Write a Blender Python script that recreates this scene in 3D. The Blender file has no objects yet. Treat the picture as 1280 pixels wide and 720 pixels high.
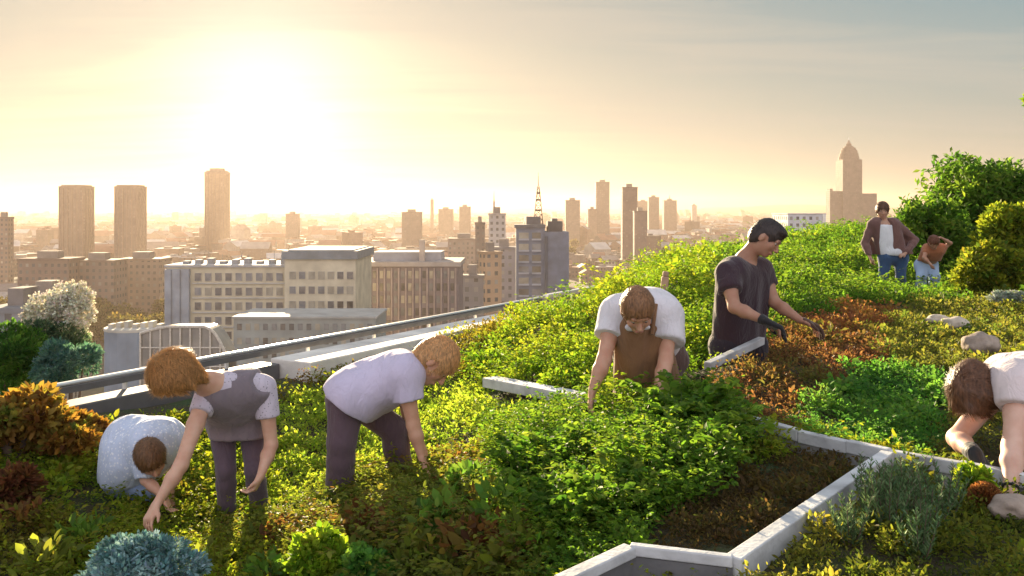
import bpy, math, random
import numpy as np
from mathutils import Vector, Matrix, noise as mnoise
R = math.radians
rng = np.random.default_rng(7)
random.seed(7)
SC = bpy.context.scene
COL = SC.collection

# ---------------------------------------------------------------- camera, sky, sun, exposure
CAMZ, F, HOR = 1.75, 1100.0, 262.0
cam = bpy.data.cameras.new('camera')
cam.sensor_width = 36.0
cam.lens = 36.0 * F / 1280.0
cam.shift_y = -(360.0 - HOR) / 1280.0
cam.clip_start = 0.1
cam.clip_end = 40000
camo = bpy.data.objects.new('camera', cam)
COL.objects.link(camo)
camo.location = (0, 0, CAMZ)
camo.rotation_euler = (R(90), 0, 0)
SC.camera = camo

SUN_AZ, SUN_EL = -15.7, 10.0          # degrees: azimuth from +Y (clockwise positive), elevation
sun_dir = Vector((math.sin(R(SUN_AZ)) * math.cos(R(SUN_EL)), math.cos(R(SUN_AZ)) * math.cos(R(SUN_EL)), math.sin(R(SUN_EL))))
sl = bpy.data.lights.new('sun', 'SUN')
sl.energy = 5.0
sl.angle = R(0.6)
sl.color = (1.0, 0.79, 0.5)
so = bpy.data.objects.new('sun', sl)
COL.objects.link(so)
so.rotation_euler = sun_dir.to_track_quat('Z', 'Y').to_euler()

SC.view_settings.view_transform = 'Standard'
SC.view_settings.look = 'None'
SC.view_settings.gamma = 1
SC.view_settings.use_curve_mapping = False
SC.view_settings.exposure = 1.85
SC.render.engine = 'CYCLES'
SC.cycles.max_bounces = 6
SC.cycles.diffuse_bounces = 3
SC.cycles.transmission_bounces = 3
SC.cycles.volume_bounces = 0
SC.cycles.use_denoising = True

W = bpy.data.worlds.new('World')
SC.world = W
W.use_nodes = True
nt = W.node_tree
nt.nodes.clear()
def N(nt, t, **kw):
    n = nt.nodes.new(t)
    for k, v in kw.items():
        if k.startswith('i_'):
            n.inputs[k[2:].replace('_', ' ')].default_value = v
        else:
            setattr(n, k, v)
    return n
def L(nt, a, b): nt.links.new(a, b)
def mathn(nt, op, a, b=None, c=None, clamp=False):
    n = nt.nodes.new('ShaderNodeMath'); n.operation = op; n.use_clamp = clamp
    for i, v in enumerate((a, b, c)):
        if v is None: continue
        if hasattr(v, 'is_linked') or hasattr(v, 'links'): nt.links.new(v, n.inputs[i])
        else: n.inputs[i].default_value = v
    return n.outputs[0]
def mixc(nt, f, a, b, blend='MIX'):
    n = nt.nodes.new('ShaderNodeMix'); n.data_type = 'RGBA'; n.blend_type = blend
    for s, v in ((n.inputs[0], f), (n.inputs[6], a), (n.inputs[7], b)):
        if hasattr(v, 'links'): nt.links.new(v, s)
        elif isinstance(v, (int, float)): s.default_value = v
        else: s.default_value = (*v, 1)
    return n.outputs[2]
def ramp(nt, fac, stops, interp='LINEAR'):
    n = nt.nodes.new('ShaderNodeValToRGB'); n.color_ramp.interpolation = interp
    el = n.color_ramp.elements
    while len(el) > 1: el.remove(el[-1])
    el[0].position = stops[0][0]; el[0].color = (*stops[0][1], 1)
    for p, c in stops[1:]:
        e = el.new(p); e.color = (*c, 1)
    nt.links.new(fac, n.inputs[0])
    return n.outputs[0]

sky = N(nt, 'ShaderNodeTexSky')
sky.sky_type = 'NISHITA'
sky.sun_disc = False
sky.sun_elevation = R(SUN_EL)
sky.sun_rotation = R(SUN_AZ)
sky.air_density = 1.0
sky.dust_density = 1.6
sky.ozone_density = 1.5
# thin high cloud veil, lit by the low sun, streaked along the horizon
tc = N(nt, 'ShaderNodeTexCoord')
sep = N(nt, 'ShaderNodeSeparateXYZ'); L(nt, tc.outputs['Generated'], sep.inputs[0])
zc = mathn(nt, 'MAXIMUM', sep.outputs[2], 0.0)
# project on a high flat sheet: xy / (z + 0.12)
den = mathn(nt, 'ADD', zc, 0.10)
cx = mathn(nt, 'DIVIDE', sep.outputs[0], den); cy = mathn(nt, 'DIVIDE', sep.outputs[1], den)
cmb = N(nt, 'ShaderNodeCombineXYZ'); L(nt, cx, cmb.inputs[0]); L(nt, cy, cmb.inputs[1])
mp = N(nt, 'ShaderNodeMapping'); mp.inputs['Rotation'].default_value = (0, 0, R(8)); mp.inputs['Scale'].default_value = (0.35, 1.5, 1)
L(nt, cmb.outputs[0], mp.inputs[0])
nz = N(nt, 'ShaderNodeTexNoise'); nz.inputs['Scale'].default_value = 1.3; nz.inputs['Detail'].default_value = 7; nz.inputs['Roughness'].default_value = 0.55; nz.inputs['Distortion'].default_value = 0.6
L(nt, mp.outputs[0], nz.inputs[0])
veil = ramp(nt, nz.outputs[0], [(0.42, (0, 0, 0)), (0.62, (1, 1, 1))])
sd = N(nt, 'ShaderNodeVectorMath'); sd.operation = 'DOT_PRODUCT'
nrm = N(nt, 'ShaderNodeVectorMath'); nrm.operation = 'NORMALIZE'; L(nt, tc.outputs['Generated'], nrm.inputs[0])
L(nt, nrm.outputs[0], sd.inputs[0]); sd.inputs[1].default_value = (math.sin(R(SUN_AZ)) * math.cos(R(5.6)), math.cos(R(SUN_AZ)) * math.cos(R(5.6)), math.sin(R(5.6)))   # brightest patch of the lit veil, just under the disc
cosang = mathn(nt, 'MAXIMUM', sd.outputs['Value'], 0.0)
g1 = mathn(nt, 'POWER', cosang, 260.0)      # tight aureole of sunlight in thin cloud
g2 = mathn(nt, 'POWER', cosang, 45.0)
g3 = mathn(nt, 'POWER', cosang, 5.0)
base = N(nt, 'ShaderNodeVectorMath'); base.operation = 'SCALE'; L(nt, sky.outputs[0], base.inputs[0]); base.inputs['Scale'].default_value = 0.8
# veil colour: grey-blue high up and away from the sun, cream low down
up = mathn(nt, 'POWER', mathn(nt, 'MULTIPLY', zc, 4.2, clamp=True), 0.8)
hi_c = mixc(nt, g3, (1.15, 2.4, 2.95), (2.45, 2.65, 2.45))
lo_c = mixc(nt, g3, (3.9, 3.55, 2.7), (5.1, 4.8, 3.5))
vcol = mixc(nt, up, lo_c, hi_c)
vcol = mixc(nt, mathn(nt, 'MULTIPLY', veil, mathn(nt, 'MULTIPLY_ADD', up, 0.5, 0.1)), vcol, (4.0, 3.8, 3.3))
vfac = mathn(nt, 'MULTIPLY_ADD', veil, 0.05, 0.93)
mixed = mixc(nt, vfac, base.outputs[0], vcol)
# added fill light: unseen sky behind and overhead brightened for the camera-facing sides
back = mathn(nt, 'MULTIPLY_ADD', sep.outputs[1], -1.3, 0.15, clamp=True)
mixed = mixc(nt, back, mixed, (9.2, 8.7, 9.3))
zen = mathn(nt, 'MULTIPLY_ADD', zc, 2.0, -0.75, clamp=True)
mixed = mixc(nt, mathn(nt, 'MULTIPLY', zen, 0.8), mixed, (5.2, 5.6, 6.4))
glow = N(nt, 'ShaderNodeCombineXYZ')
L(nt, mathn(nt, 'ADD', mathn(nt, 'MULTIPLY', g1, 3.4), mathn(nt, 'MULTIPLY', g2, 1.0)), glow.inputs[0])
L(nt, mathn(nt, 'ADD', mathn(nt, 'MULTIPLY', g1, 3.2), mathn(nt, 'MULTIPLY', g2, .9)), glow.inputs[1])
L(nt, mathn(nt, 'ADD', mathn(nt, 'MULTIPLY', g1, 2.9), mathn(nt, 'MULTIPLY', g2, .62)), glow.inputs[2])
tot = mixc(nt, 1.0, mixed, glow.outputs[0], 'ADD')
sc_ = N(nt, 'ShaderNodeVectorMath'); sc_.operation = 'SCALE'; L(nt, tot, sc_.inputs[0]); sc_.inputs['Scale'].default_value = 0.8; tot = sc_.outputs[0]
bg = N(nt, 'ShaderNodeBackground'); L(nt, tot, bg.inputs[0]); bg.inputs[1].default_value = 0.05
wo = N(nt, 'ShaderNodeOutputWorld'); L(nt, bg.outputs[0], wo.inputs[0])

# ---------------------------------------------------------------- helpers
def P(px, py, d):
    return Vector(((px - 640.0) / F * d, d, CAMZ - (py - HOR) / F * d))

def tag(o, label=None, cat=None, group=None, kind=None):
    if label: o['label'] = label
    if cat: o['category'] = cat
    if group: o['group'] = group
    if kind: o['kind'] = kind
    return o

def empty(name, loc=(0, 0, 0), rz=0.0):
    o = bpy.data.objects.new(name, None)
    COL.objects.link(o); o.location = loc; o.rotation_euler = (0, 0, rz)
    o.empty_display_size = 0.2
    return o

def link_mesh(name, me, mat=None, parent=None, loc=None):
    o = bpy.data.objects.new(name, me)
    COL.objects.link(o)
    if mat and not me.materials: me.materials.append(mat)
    if parent: o.parent = parent
    if loc is not None: o.location = loc
    return o

class MB:
    """collects boxes and prisms with a colour per face and UVs in metres"""
    def __init__(s): s.v = []; s.f = []; s.c = []; s.uv = []; s.m = []
    def face(s, pts, col=(1, 1, 1), uv=None, m=0):
        n = len(s.v); s.v += [tuple(p) for p in pts]; s.f.append(tuple(range(n, n + len(pts))))
        s.c.append(col); s.m.append(m)
        if uv is None: uv = [(0.0, 0.0)] * len(pts)
        s.uv += list(uv)
    def box(s, x0, x1, y0, y1, z0, z1, col=(1, 1, 1), top=None, rot=0.0, c=(0, 0), m=0, mt=None, bottom=True):
        cs, sn = math.cos(rot), math.sin(rot)
        def T(x, y, z): return (c[0] + x * cs - y * sn, c[1] + x * sn + y * cs, z)
        q = [(x0, y0), (x1, y0), (x1, y1), (x0, y1)]
        for i in range(4):
            a, b = q[i], q[(i + 1) % 4]
            w = math.hypot(b[0] - a[0], b[1] - a[1]); h = z1 - z0
            s.face([T(*a, z0), T(*b, z0), T(*b, z1), T(*a, z1)], col, [(0, 0), (w, 0), (w, h), (0, h)], m)
        tc_ = top if top is not None else col
        s.face([T(*p, z1) for p in q], tc_, [(-5, -5)] * 4, m if mt is None else mt)
        if bottom: s.face([T(*p, z0) for p in reversed(q)], col, [(-5, -5)] * 4, m if mt is None else mt)
    def prism(s, ring, z0, z1, col=(1, 1, 1), top=None, ring1=None, m=0, cap=True):
        r1 = ring1 or ring; n = len(ring); u = 0
        for i in range(n):
            a, b = ring[i], ring[(i + 1) % n]; a1, b1 = r1[i], r1[(i + 1) % n]
            w = math.hypot(b[0] - a[0], b[1] - a[1])
            s.face([(*a, z0), (*b, z0), (*b1, z1), (*a1, z1)], col, [(u, 0), (u + w, 0), (u + w, z1 - z0), (u, z1 - z0)], m)
            u += w
        if cap:
            s.face([(*p, z1) for p in r1], top or col, [(-5, -5)] * n, m)
            s.face([(*p, z0) for p in reversed(ring)], top or col, [(-5, -5)] * n, m)
    def tube(s, a, b, r0, r1=None, n=8, col=(1, 1, 1)):
        a, b = Vector(a), Vector(b); r1 = r0 if r1 is None else r1
        d = (b - a).normalized(); u = d.orthogonal().normalized(); w = d.cross(u)
        A = [a + (u * math.cos(t) + w * math.sin(t)) * r0 for t in [2 * math.pi * i / n for i in range(n)]]
        B = [b + (u * math.cos(t) + w * math.sin(t)) * r1 for t in [2 * math.pi * i / n for i in range(n)]]
        for i in range(n): s.face([A[i], A[(i + 1) % n], B[(i + 1) % n], B[i]], col)
        s.face(B, col); s.face(A[::-1], col)
    def build(s, name, mat, parent=None, smooth=False, bevel=0.0, weld=False):
        me = bpy.data.meshes.new(name)
        me.from_pydata(s.v, [], s.f)
        ca = me.color_attributes.new('Col', 'FLOAT_COLOR', 'CORNER')
        cols = np.repeat(np.array([(*c, 1.0) for c in s.c], dtype=np.float32), [len(f) for f in s.f], axis=0)
        ca.data.foreach_set('color', cols.ravel())
        ul = me.uv_layers.new(name='UVMap'); ul.data.foreach_set('uv', np.array(s.uv, dtype=np.float32).ravel())
        mats = mat if isinstance(mat, (list, tuple)) else [mat]
        for m_ in mats: me.materials.append(m_)
        if len(mats) > 1: me.polygons.foreach_set('material_index', s.m)
        if smooth: me.polygons.foreach_set('use_smooth', [True] * len(me.polygons))
        o = link_mesh(name, me, None, parent)
        if weld or bevel:
            w_ = o.modifiers.new('weld', 'WELD'); w_.merge_threshold = 0.0005
        if bevel:
            b_ = o.modifiers.new('bevel', 'BEVEL'); b_.width = bevel; b_.segments = 2; b_.limit_method = 'ANGLE'
        return o

def new_mat(name):
    m = bpy.data.materials.new(name); m.use_nodes = True
    nt = m.node_tree; b = nt.nodes['Principled BSDF']
    return m, nt, b

def simple_mat(name, col, rough=0.7, metal=0.0, var=0.25, scale=8.0, bump=0.0, bscale=40.0, spec=0.4, sheen=0.0):
    m, nt, b = new_mat(name)
    tc = N(nt, 'ShaderNodeTexCoord')
    nz = N(nt, 'ShaderNodeTexNoise'); nz.inputs['Scale'].default_value = scale; nz.inputs['Detail'].default_value = 6
    L(nt, tc.outputs['Object'], nz.inputs[0])
    lo = tuple(c * (1 - var) for c in col); hi = tuple(min(1, c * (1 + var)) for c in col)
    L(nt, ramp(nt, nz.outputs[0], [(0.3, lo), (0.7, hi)]), b.inputs['Base Color'])
    b.inputs['Roughness'].default_value = rough; b.inputs['Metallic'].default_value = metal
    b.inputs['Specular IOR Level'].default_value = spec
    if sheen: b.inputs['Sheen Weight'].default_value = sheen
    if bump:
        n2 = N(nt, 'ShaderNodeTexNoise'); n2.inputs['Scale'].default_value = bscale; n2.inputs['Detail'].default_value = 5
        L(nt, tc.outputs['Object'], n2.inputs[0])
        bp = N(nt, 'ShaderNodeBump'); bp.inputs['Strength'].default_value = 1.0; bp.inputs['Distance'].default_value = bump
        L(nt, n2.outputs[0], bp.inputs['Height']); L(nt, bp.outputs[0], b.inputs['Normal'])
    return m

def foliage_mat(name, transl=0.58, rough=0.6, tint=(1.6, 1.6, .95, 1)):
    m, nt, b = new_mat(name)
    at = N(nt, 'ShaderNodeAttribute'); at.attribute_name = 'Col'
    L(nt, at.outputs['Color'], b.inputs['Base Color'])
    b.inputs['Roughness'].default_value = rough; b.inputs['Specular IOR Level'].default_value = 0.2
    tr = N(nt, 'ShaderNodeBsdfTranslucent')
    hs = N(nt, 'ShaderNodeMix'); hs.data_type = 'RGBA'; hs.blend_type = 'MULTIPLY'; hs.inputs[0].default_value = 1.0
    L(nt, at.outputs['Color'], hs.inputs[6]); hs.inputs[7].default_value = tint
    L(nt, hs.outputs[2], tr.inputs[0])
    mx = N(nt, 'ShaderNodeMixShader'); mx.inputs[0].default_value = transl
    L(nt, b.outputs[0], mx.inputs[1]); L(nt, tr.outputs[0], mx.inputs[2])
    L(nt, mx.outputs[0], nt.nodes['Material Output'].inputs[0])
    return m
FOL = foliage_mat('leaf_tissue')
PALE = foliage_mat('pale_leaf_and_petal', .3, .6, (1.1, 1.05, .95, 1))

# ---------------------------------------------------------------- the air over the city
def make_haze():
    mb = MB(); mb.box(-9000, 9000, -200, 9500, -61.0, 126.0)
    m = bpy.data.materials.new('haze_air'); m.use_nodes = True; nt = m.node_tree; nt.nodes.clear()
    v = N(nt, 'ShaderNodeVolumePrincipled'); v.inputs['Density'].default_value = HAZE_D
    v.inputs['Color'].default_value = (0.57, 0.46, 0.385, 1); v.inputs['Anisotropy'].default_value = 0.5
    o = N(nt, 'ShaderNodeOutputMaterial'); L(nt, v.outputs[0], o.inputs['Volume'])
    ob = mb.build('haze', m, weld=True)
    tag(ob, kind='stuff', label='warm golden haze lying over the whole city', cat='haze')
HAZE_D = 0.00015
make_haze()
# ================================================================ THE CITY
GZ = CAMZ - 62.0
def facade_mat(name='facade', k=1.0):
    m, nt, b = new_mat(name)
    at = N(nt, 'ShaderNodeAttribute'); at.attribute_name = 'Col'
    uv = N(nt, 'ShaderNodeUVMap'); sp = N(nt, 'ShaderNodeSeparateXYZ'); L(nt, uv.outputs[0], sp.inputs[0])
    def band(v, period, lo, hi):
        f = mathn(nt, 'FRACT', mathn(nt, 'DIVIDE', v, period))
        return mathn(nt, 'MULTIPLY', mathn(nt, 'GREATER_THAN', f, lo), mathn(nt, 'LESS_THAN', f, hi))
    w = mathn(nt, 'MULTIPLY', band(sp.outputs[0], 3.1, 0.28, 0.72), band(sp.outputs[1], 3.3, 0.3, 0.78))
    w = mathn(nt, 'MULTIPLY', w, mathn(nt, 'GREATER_THAN', sp.outputs[1], 0.0))
    w = mathn(nt, 'MULTIPLY', w, k)
    cellx = mathn(nt, 'FLOOR', mathn(nt, 'DIVIDE', sp.outputs[0], 3.1)); celly = mathn(nt, 'FLOOR', mathn(nt, 'DIVIDE', sp.outputs[1], 3.3))
    cc = N(nt, 'ShaderNodeCombineXYZ'); L(nt, cellx, cc.inputs[0]); L(nt, celly, cc.inputs[1])
    wn = N(nt, 'ShaderNodeTexWhiteNoise'); wn.noise_dimensions = '3D'; L(nt, cc.outputs[0], wn.inputs[0])
    glass = ramp(nt, wn.outputs[0], [(0.0, (0.03, 0.035, 0.04)), (0.7, (0.08, 0.09, 0.1)), (1.0, (0.3, 0.28, 0.24))])
    tc = N(nt, 'ShaderNodeTexCoord'); nz = N(nt, 'ShaderNodeTexNoise'); nz.inputs['Scale'].default_value = 0.12; nz.inputs['Detail'].default_value = 6
    L(nt, tc.outputs['Object'], nz.inputs[0])
    grime = ramp(nt, nz.outputs[0], [(0.3, (0.7, 0.7, 0.7)), (0.7, (1.05, 1.05, 1.05))])
    wall = mixc(nt, 1.0, at.outputs['Color'], grime, 'MULTIPLY')
    L(nt, mixc(nt, w, wall, glass), b.inputs['Base Color'])
    L(nt, mathn(nt, 'MULTIPLY_ADD', w, -0.65, 0.85), b.inputs['Roughness'])
    return m
FAC = facade_mat()
FACF = facade_mat('far_facade', .3)
def painted_mat(name, rough=0.8):
    m, nt, b = new_mat(name)
    at = N(nt, 'ShaderNodeAttribute'); at.attribute_name = 'Col'
    tc = N(nt, 'ShaderNodeTexCoord'); nz = N(nt, 'ShaderNodeTexNoise'); nz.inputs['Scale'].default_value = 0.35; nz.inputs['Detail'].default_value = 7
    L(nt, tc.outputs['Object'], nz.inputs[0])
    grime = ramp(nt, nz.outputs[0], [(0.3, (0.72, 0.71, 0.7)), (0.7, (1.05, 1.05, 1.05))])
    L(nt, mixc(nt, 1.0, at.outputs['Color'], grime, 'MULTIPLY'), b.inputs['Base Color'])
    b.inputs['Roughness'].default_value = rough
    return m
PLAIN = painted_mat('plaster_and_stone')
GLASSD = simple_mat('window_glass', (0.11, 0.1, 0.09), rough=0.12, var=0.4, scale=0.3, spec=0.6)
GLASSES = [GLASSD, simple_mat('window_glass_blind', (0.3, 0.27, 0.21), rough=.3, var=.3, scale=.4), simple_mat('window_glass_grey', (0.17, 0.17, 0.17), rough=.15, var=.4, scale=.3)]
METAL = simple_mat('dull_metal', (0.3, 0.3, 0.31), rough=0.45, metal=0.7)

# ground of the city: one sheet to the horizon with blocks, streets and parks in its material
def city_ground():
    m, nt, b = new_mat('city_ground')
    tc = N(nt, 'ShaderNodeTexCoord')
    vo = N(nt, 'ShaderNodeTexVoronoi'); vo.inputs['Scale'].default_value = 0.02; vo.feature = 'F1'; L(nt, tc.outputs['Object'], vo.inputs[0])
    nz = N(nt, 'ShaderNodeTexNoise'); nz.inputs['Scale'].default_value = 0.006; nz.inputs['Detail'].default_value = 8; nz.inputs['Roughness'].default_value = 0.7
    L(nt, tc.outputs['Object'], nz.inputs[0])
    a = ramp(nt, nz.outputs[0], [(0.35, (0.035, 0.05, 0.02)), (0.5, (0.09, 0.075, 0.055)), (0.62, (0.14, 0.11, 0.085)), (0.75, (0.05, 0.06, 0.03))])
    vc = N(nt, 'ShaderNodeSeparateColor'); L(nt, vo.outputs['Color'], vc.inputs[0])
    L(nt, mixc(nt, mathn(nt, 'MULTIPLY', vc.outputs[0], 0.35), a, (0.11, 0.105, 0.1)), b.inputs['Base Color'])
    b.inputs['Roughness'].default_value = 0.95
    mb = MB(); mb.face([(-8900, -190, GZ), (8900, -190, GZ), (8900, 9450, GZ), (-8900, 9450, GZ)])
    tag(mb.build('city_ground', m), 'flat city ground of streets and parks far below the roof', 'ground', kind='structure')
city_ground()
def streets():
    asph = simple_mat('asphalt', (0.05, 0.05, 0.052), rough=0.9, scale=0.4)
    mb = MB()
    def strip(x0, y0, x1, y1, w):
        d = Vector((x1 - x0, y1 - y0)).normalized(); n = Vector((-d.y, d.x)) * w / 2
        mb.face([(x0 + n.x, y0 + n.y, GZ + .01), (x0 - n.x, y0 - n.y, GZ + .01), (x1 - n.x, y1 - n.y, GZ + .01), (x1 + n.x, y1 + n.y, GZ + .01)][::-1])
    strip(-900, 300, 1400, 520, 14)
    tag(mb.build('road', asph), 'dark asphalt street crossing the city', 'road', kind='structure')
    mb = MB()
    mb.face([(-350, 60, GZ + .02), (-120, 60, GZ + .02), (60, 1500, GZ + .02), (20, 1500, GZ + .02), ][:4])
    # hills on the horizon
    nx, ny = 160, 14
    v = []; f = []
    for j in range(ny):
        y = 6600 + 2600 * j / (ny - 1)
        for i in range(nx):
            x = -8000 + 16000 * i / (nx - 1)
            e = max(0.0, math.sin(math.pi * j / (ny - 1))) ** 0.8
            h = 78 + 46 * mnoise.noise(Vector((x * .0006, y * .0004, 3))) + 22 * mnoise.noise(Vector((x * .003, y * .002, 1)))
            v.append((x, y, GZ - 0.5 + max(0, h) * e))
    for j in range(ny - 1):
        for i in range(nx - 1):
            a = j * nx + i; f.append((a, a + 1, a + nx + 1, a + nx))
    me = bpy.data.meshes.new('hills'); me.from_pydata(v, [], f)
    me.polygons.foreach_set('use_smooth', [True] * len(f))
    o = link_mesh('hills', me, simple_mat('hill_woods', (0.05, 0.06, 0.03), rough=1, scale=0.01))
    tag(o, 'low wooded hills along the far horizon', 'hills', kind='structure')
streets()

def px_box(px0, px1, d):
    return (px0 - 640) / F * d, (px1 - 640) / F * d
def z_at(py, d): return CAMZ - (py - HOR) / F * d

def ring(cx, cy, r, n=24, ry=None): return [(cx + r * math.cos(2 * math.pi * i / n), cy + (ry or r) * math.sin(2 * math.pi * i / n)) for i in range(n)]

# ---- twin ribbed round-cornered towers and the tall hazy tower
def ribbed_tower(px0, px1, ptop, d, label, col=(0.15, 0.11, 0.1), setback=False, name='tower_block'):
    x0, x1 = px_box(px0, px1, d); w = x1 - x0; cx = (x0 + x1) / 2; zt = z_at(ptop, d)
    t = empty(name, (cx, d + w / 2, GZ)); tag(t, label, 'tower')
    H = zt - GZ
    mb = MB(); r = w / 2
    # rounded square plan
    def rs(k):
        out = []
        for i in range(40):
            a = 2 * math.pi * i / 40; c, s = math.cos(a), math.sin(a); q = (abs(c) ** 4 + abs(s) ** 4) ** -0.25
            out.append((r * k * c * q, r * k * s * q))
        return out
    mb.prism(rs(0.96), 0, H * .97, col)
    mb.build('wall', FACF, t)
    for i in range(20):
        a = 2 * math.pi * (i + .5) / 20; c, s = math.cos(a), math.sin(a); q = (abs(c) ** 4 + abs(s) ** 4) ** -0.25
        m2 = MB(); m2.box(-.5, .5, -r * .035, r * .035, 0, H * .96, (0.2, 0.145, 0.12), rot=a, c=(r * .975 * c * q, r * .975 * s * q))
        m2.build('rib', PLAIN, t)
    m3 = MB(); m3.prism(rs(1.0), H * .96, H * .985, (0.18, 0.13, 0.11)); m3.prism(rs(.86), H * .985, H, (0.16, 0.13, 0.12))
    if setback:
        m3.prism(rs(.6), H, H * 1.03, (0.2, 0.16, 0.14))
    m3.build('roof', PLAIN, t)
    return t
ribbed_tower(69, 105, 231, 900, 'ribbed brown tower block at the far edge of the skyline, first of the twins')
ribbed_tower(139, 173, 231, 900, 'ribbed brown tower block, twin beside the thin gap before the sunlit tower')
ribbed_tower(253, 281, 213, 1300, 'tall slim tower glowing in the haze directly beside the sun', (0.24, 0.17, 0.12), True)

def slab_tower(px0, px1, ptop, d, label, col, depth=None, extras=(), name='tower_block', rot=0.0, group=None):
    x0, x1 = px_box(px0, px1, d); w = x1 - x0; zt = z_at(ptop, d); H = zt - GZ; dp = depth or w * .8
    t = empty(name, ((x0 + x1) / 2, d + dp / 2, GZ), rot); tag(t, label, 'tower' if H > 60 else 'building', group)
    mb = MB(); mb.box(-w / 2, w / 2, -dp / 2, dp / 2, 0, H, col, top=(.15, .14, .13)); mb.build('wall', FACF if d > 800 else FAC, t)
    m2 = MB()
    m2.box(-w / 2 - .3, w / 2 + .3, -dp / 2 - .3, dp / 2 + .3, H, H + 1.1, tuple(c * .8 for c in col))
    m2.box(-w * .22, w * .18, -dp * .2, dp * .2, H + 1.1, H + 4.5, (.2, .18, .17))
    m2.build('roof', PLAIN, t)
    for e in extras: e(t, w, dp, H)
    return t
def mast(x, h, r=.5):
    def f(t, w, dp, H):
        m = MB(); m.tube((x * w, 0, H), (x * w, 0, H + h * .6), r, r * .7, 6); m.tube((x * w, 0, H + h * .6), (x * w, 0, H + h), r * .5, r * .15, 6)
        m.build('mast', METAL, t)
    return f
B1 = (0.17, 0.12, 0.11); B2 = (0.2, 0.155, 0.13); B3 = (0.12, 0.1, 0.1)
slab_tower(707, 725, 251, 1300, 'squat brown tower with a wide foot beside the dark antenna block', B2)
slab_tower(745, 762, 228, 1500, 'slim dark high-rise, tallest of the cluster behind the apron man', B3, extras=(mast(.2, 10),))
slab_tower(778, 797, 235, 900, 'straight brown high-rise slab standing over the small houses', B1)
slab_tower(793, 809, 265, 850, 'lower stepped block leaning against the brown high-rise slab', B1)
slab_tower(811, 824, 247, 1700, 'narrow hazy tower between the slab and the domed one', B2)
slab_tower(830, 846, 251, 1900, 'hazy tower with a small peaked top past the narrow one', B2, extras=(mast(0, 14, 2.0),))
slab_tower(797, 812, 252, 2100, 'faint wide block between two towers on the skyline', B2)
slab_tower(865, 871, 257, 2300, 'thin pale chimney-like tower on the skyline', (0.5, .42, .34))
slab_tower(574, 588, 259, 1500, 'small square tower in orange haze near the white spire tower', B2)
slab_tower(548, 566, 262, 1600, 'low square block in orange haze on the skyline', B2)
slab_tower(538, 542, 250, 1800, 'needle-thin tower in orange haze on the skyline', B2)
slab_tower(502, 526, 266, 1100, 'wide hazy block over the flat-roofed brown offices', B2)
slab_tower(-6, 10, 273, 620, 'tall dark block cut by the picture edge beside the twin towers', B1)
slab_tower(357, 372, 268, 1400, 'low block faint in the glare below the sun', B2)
slab_tower(594, 606, 280, 520, 'plain brown block behind the orange lit tower', B3)
slab_tower(735, 746, 262, 1400, 'low block at the foot of the slim dark high-rise', B2)

# ---- white tower with a spire
t = slab_tower(611, 632, 269, 480, 'pale slim office tower carrying a thin spire', (0.45, 0.42, 0.4), extras=(mast(-.2, 13, .7),))
# ---- orange-lit narrow tower and neighbours
slab_tower(601, 624, 318, 330, 'narrow block catching orange sunlight on one side, below the spire tower', (0.42, 0.28, 0.18), rot=R(28))
slab_tower(615, 646, 312, 380, 'grey apartment block squeezed against the dark antenna building', (0.24, .23, .24))
slab_tower(578, 604, 348, 300, 'low grey office block in front of the orange lit tower', (0.22, .21, .21))
slab_tower(560, 600, 300, 620, 'brown apartment slab behind the flat-roofed offices', (0.26, .2, .17))

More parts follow.
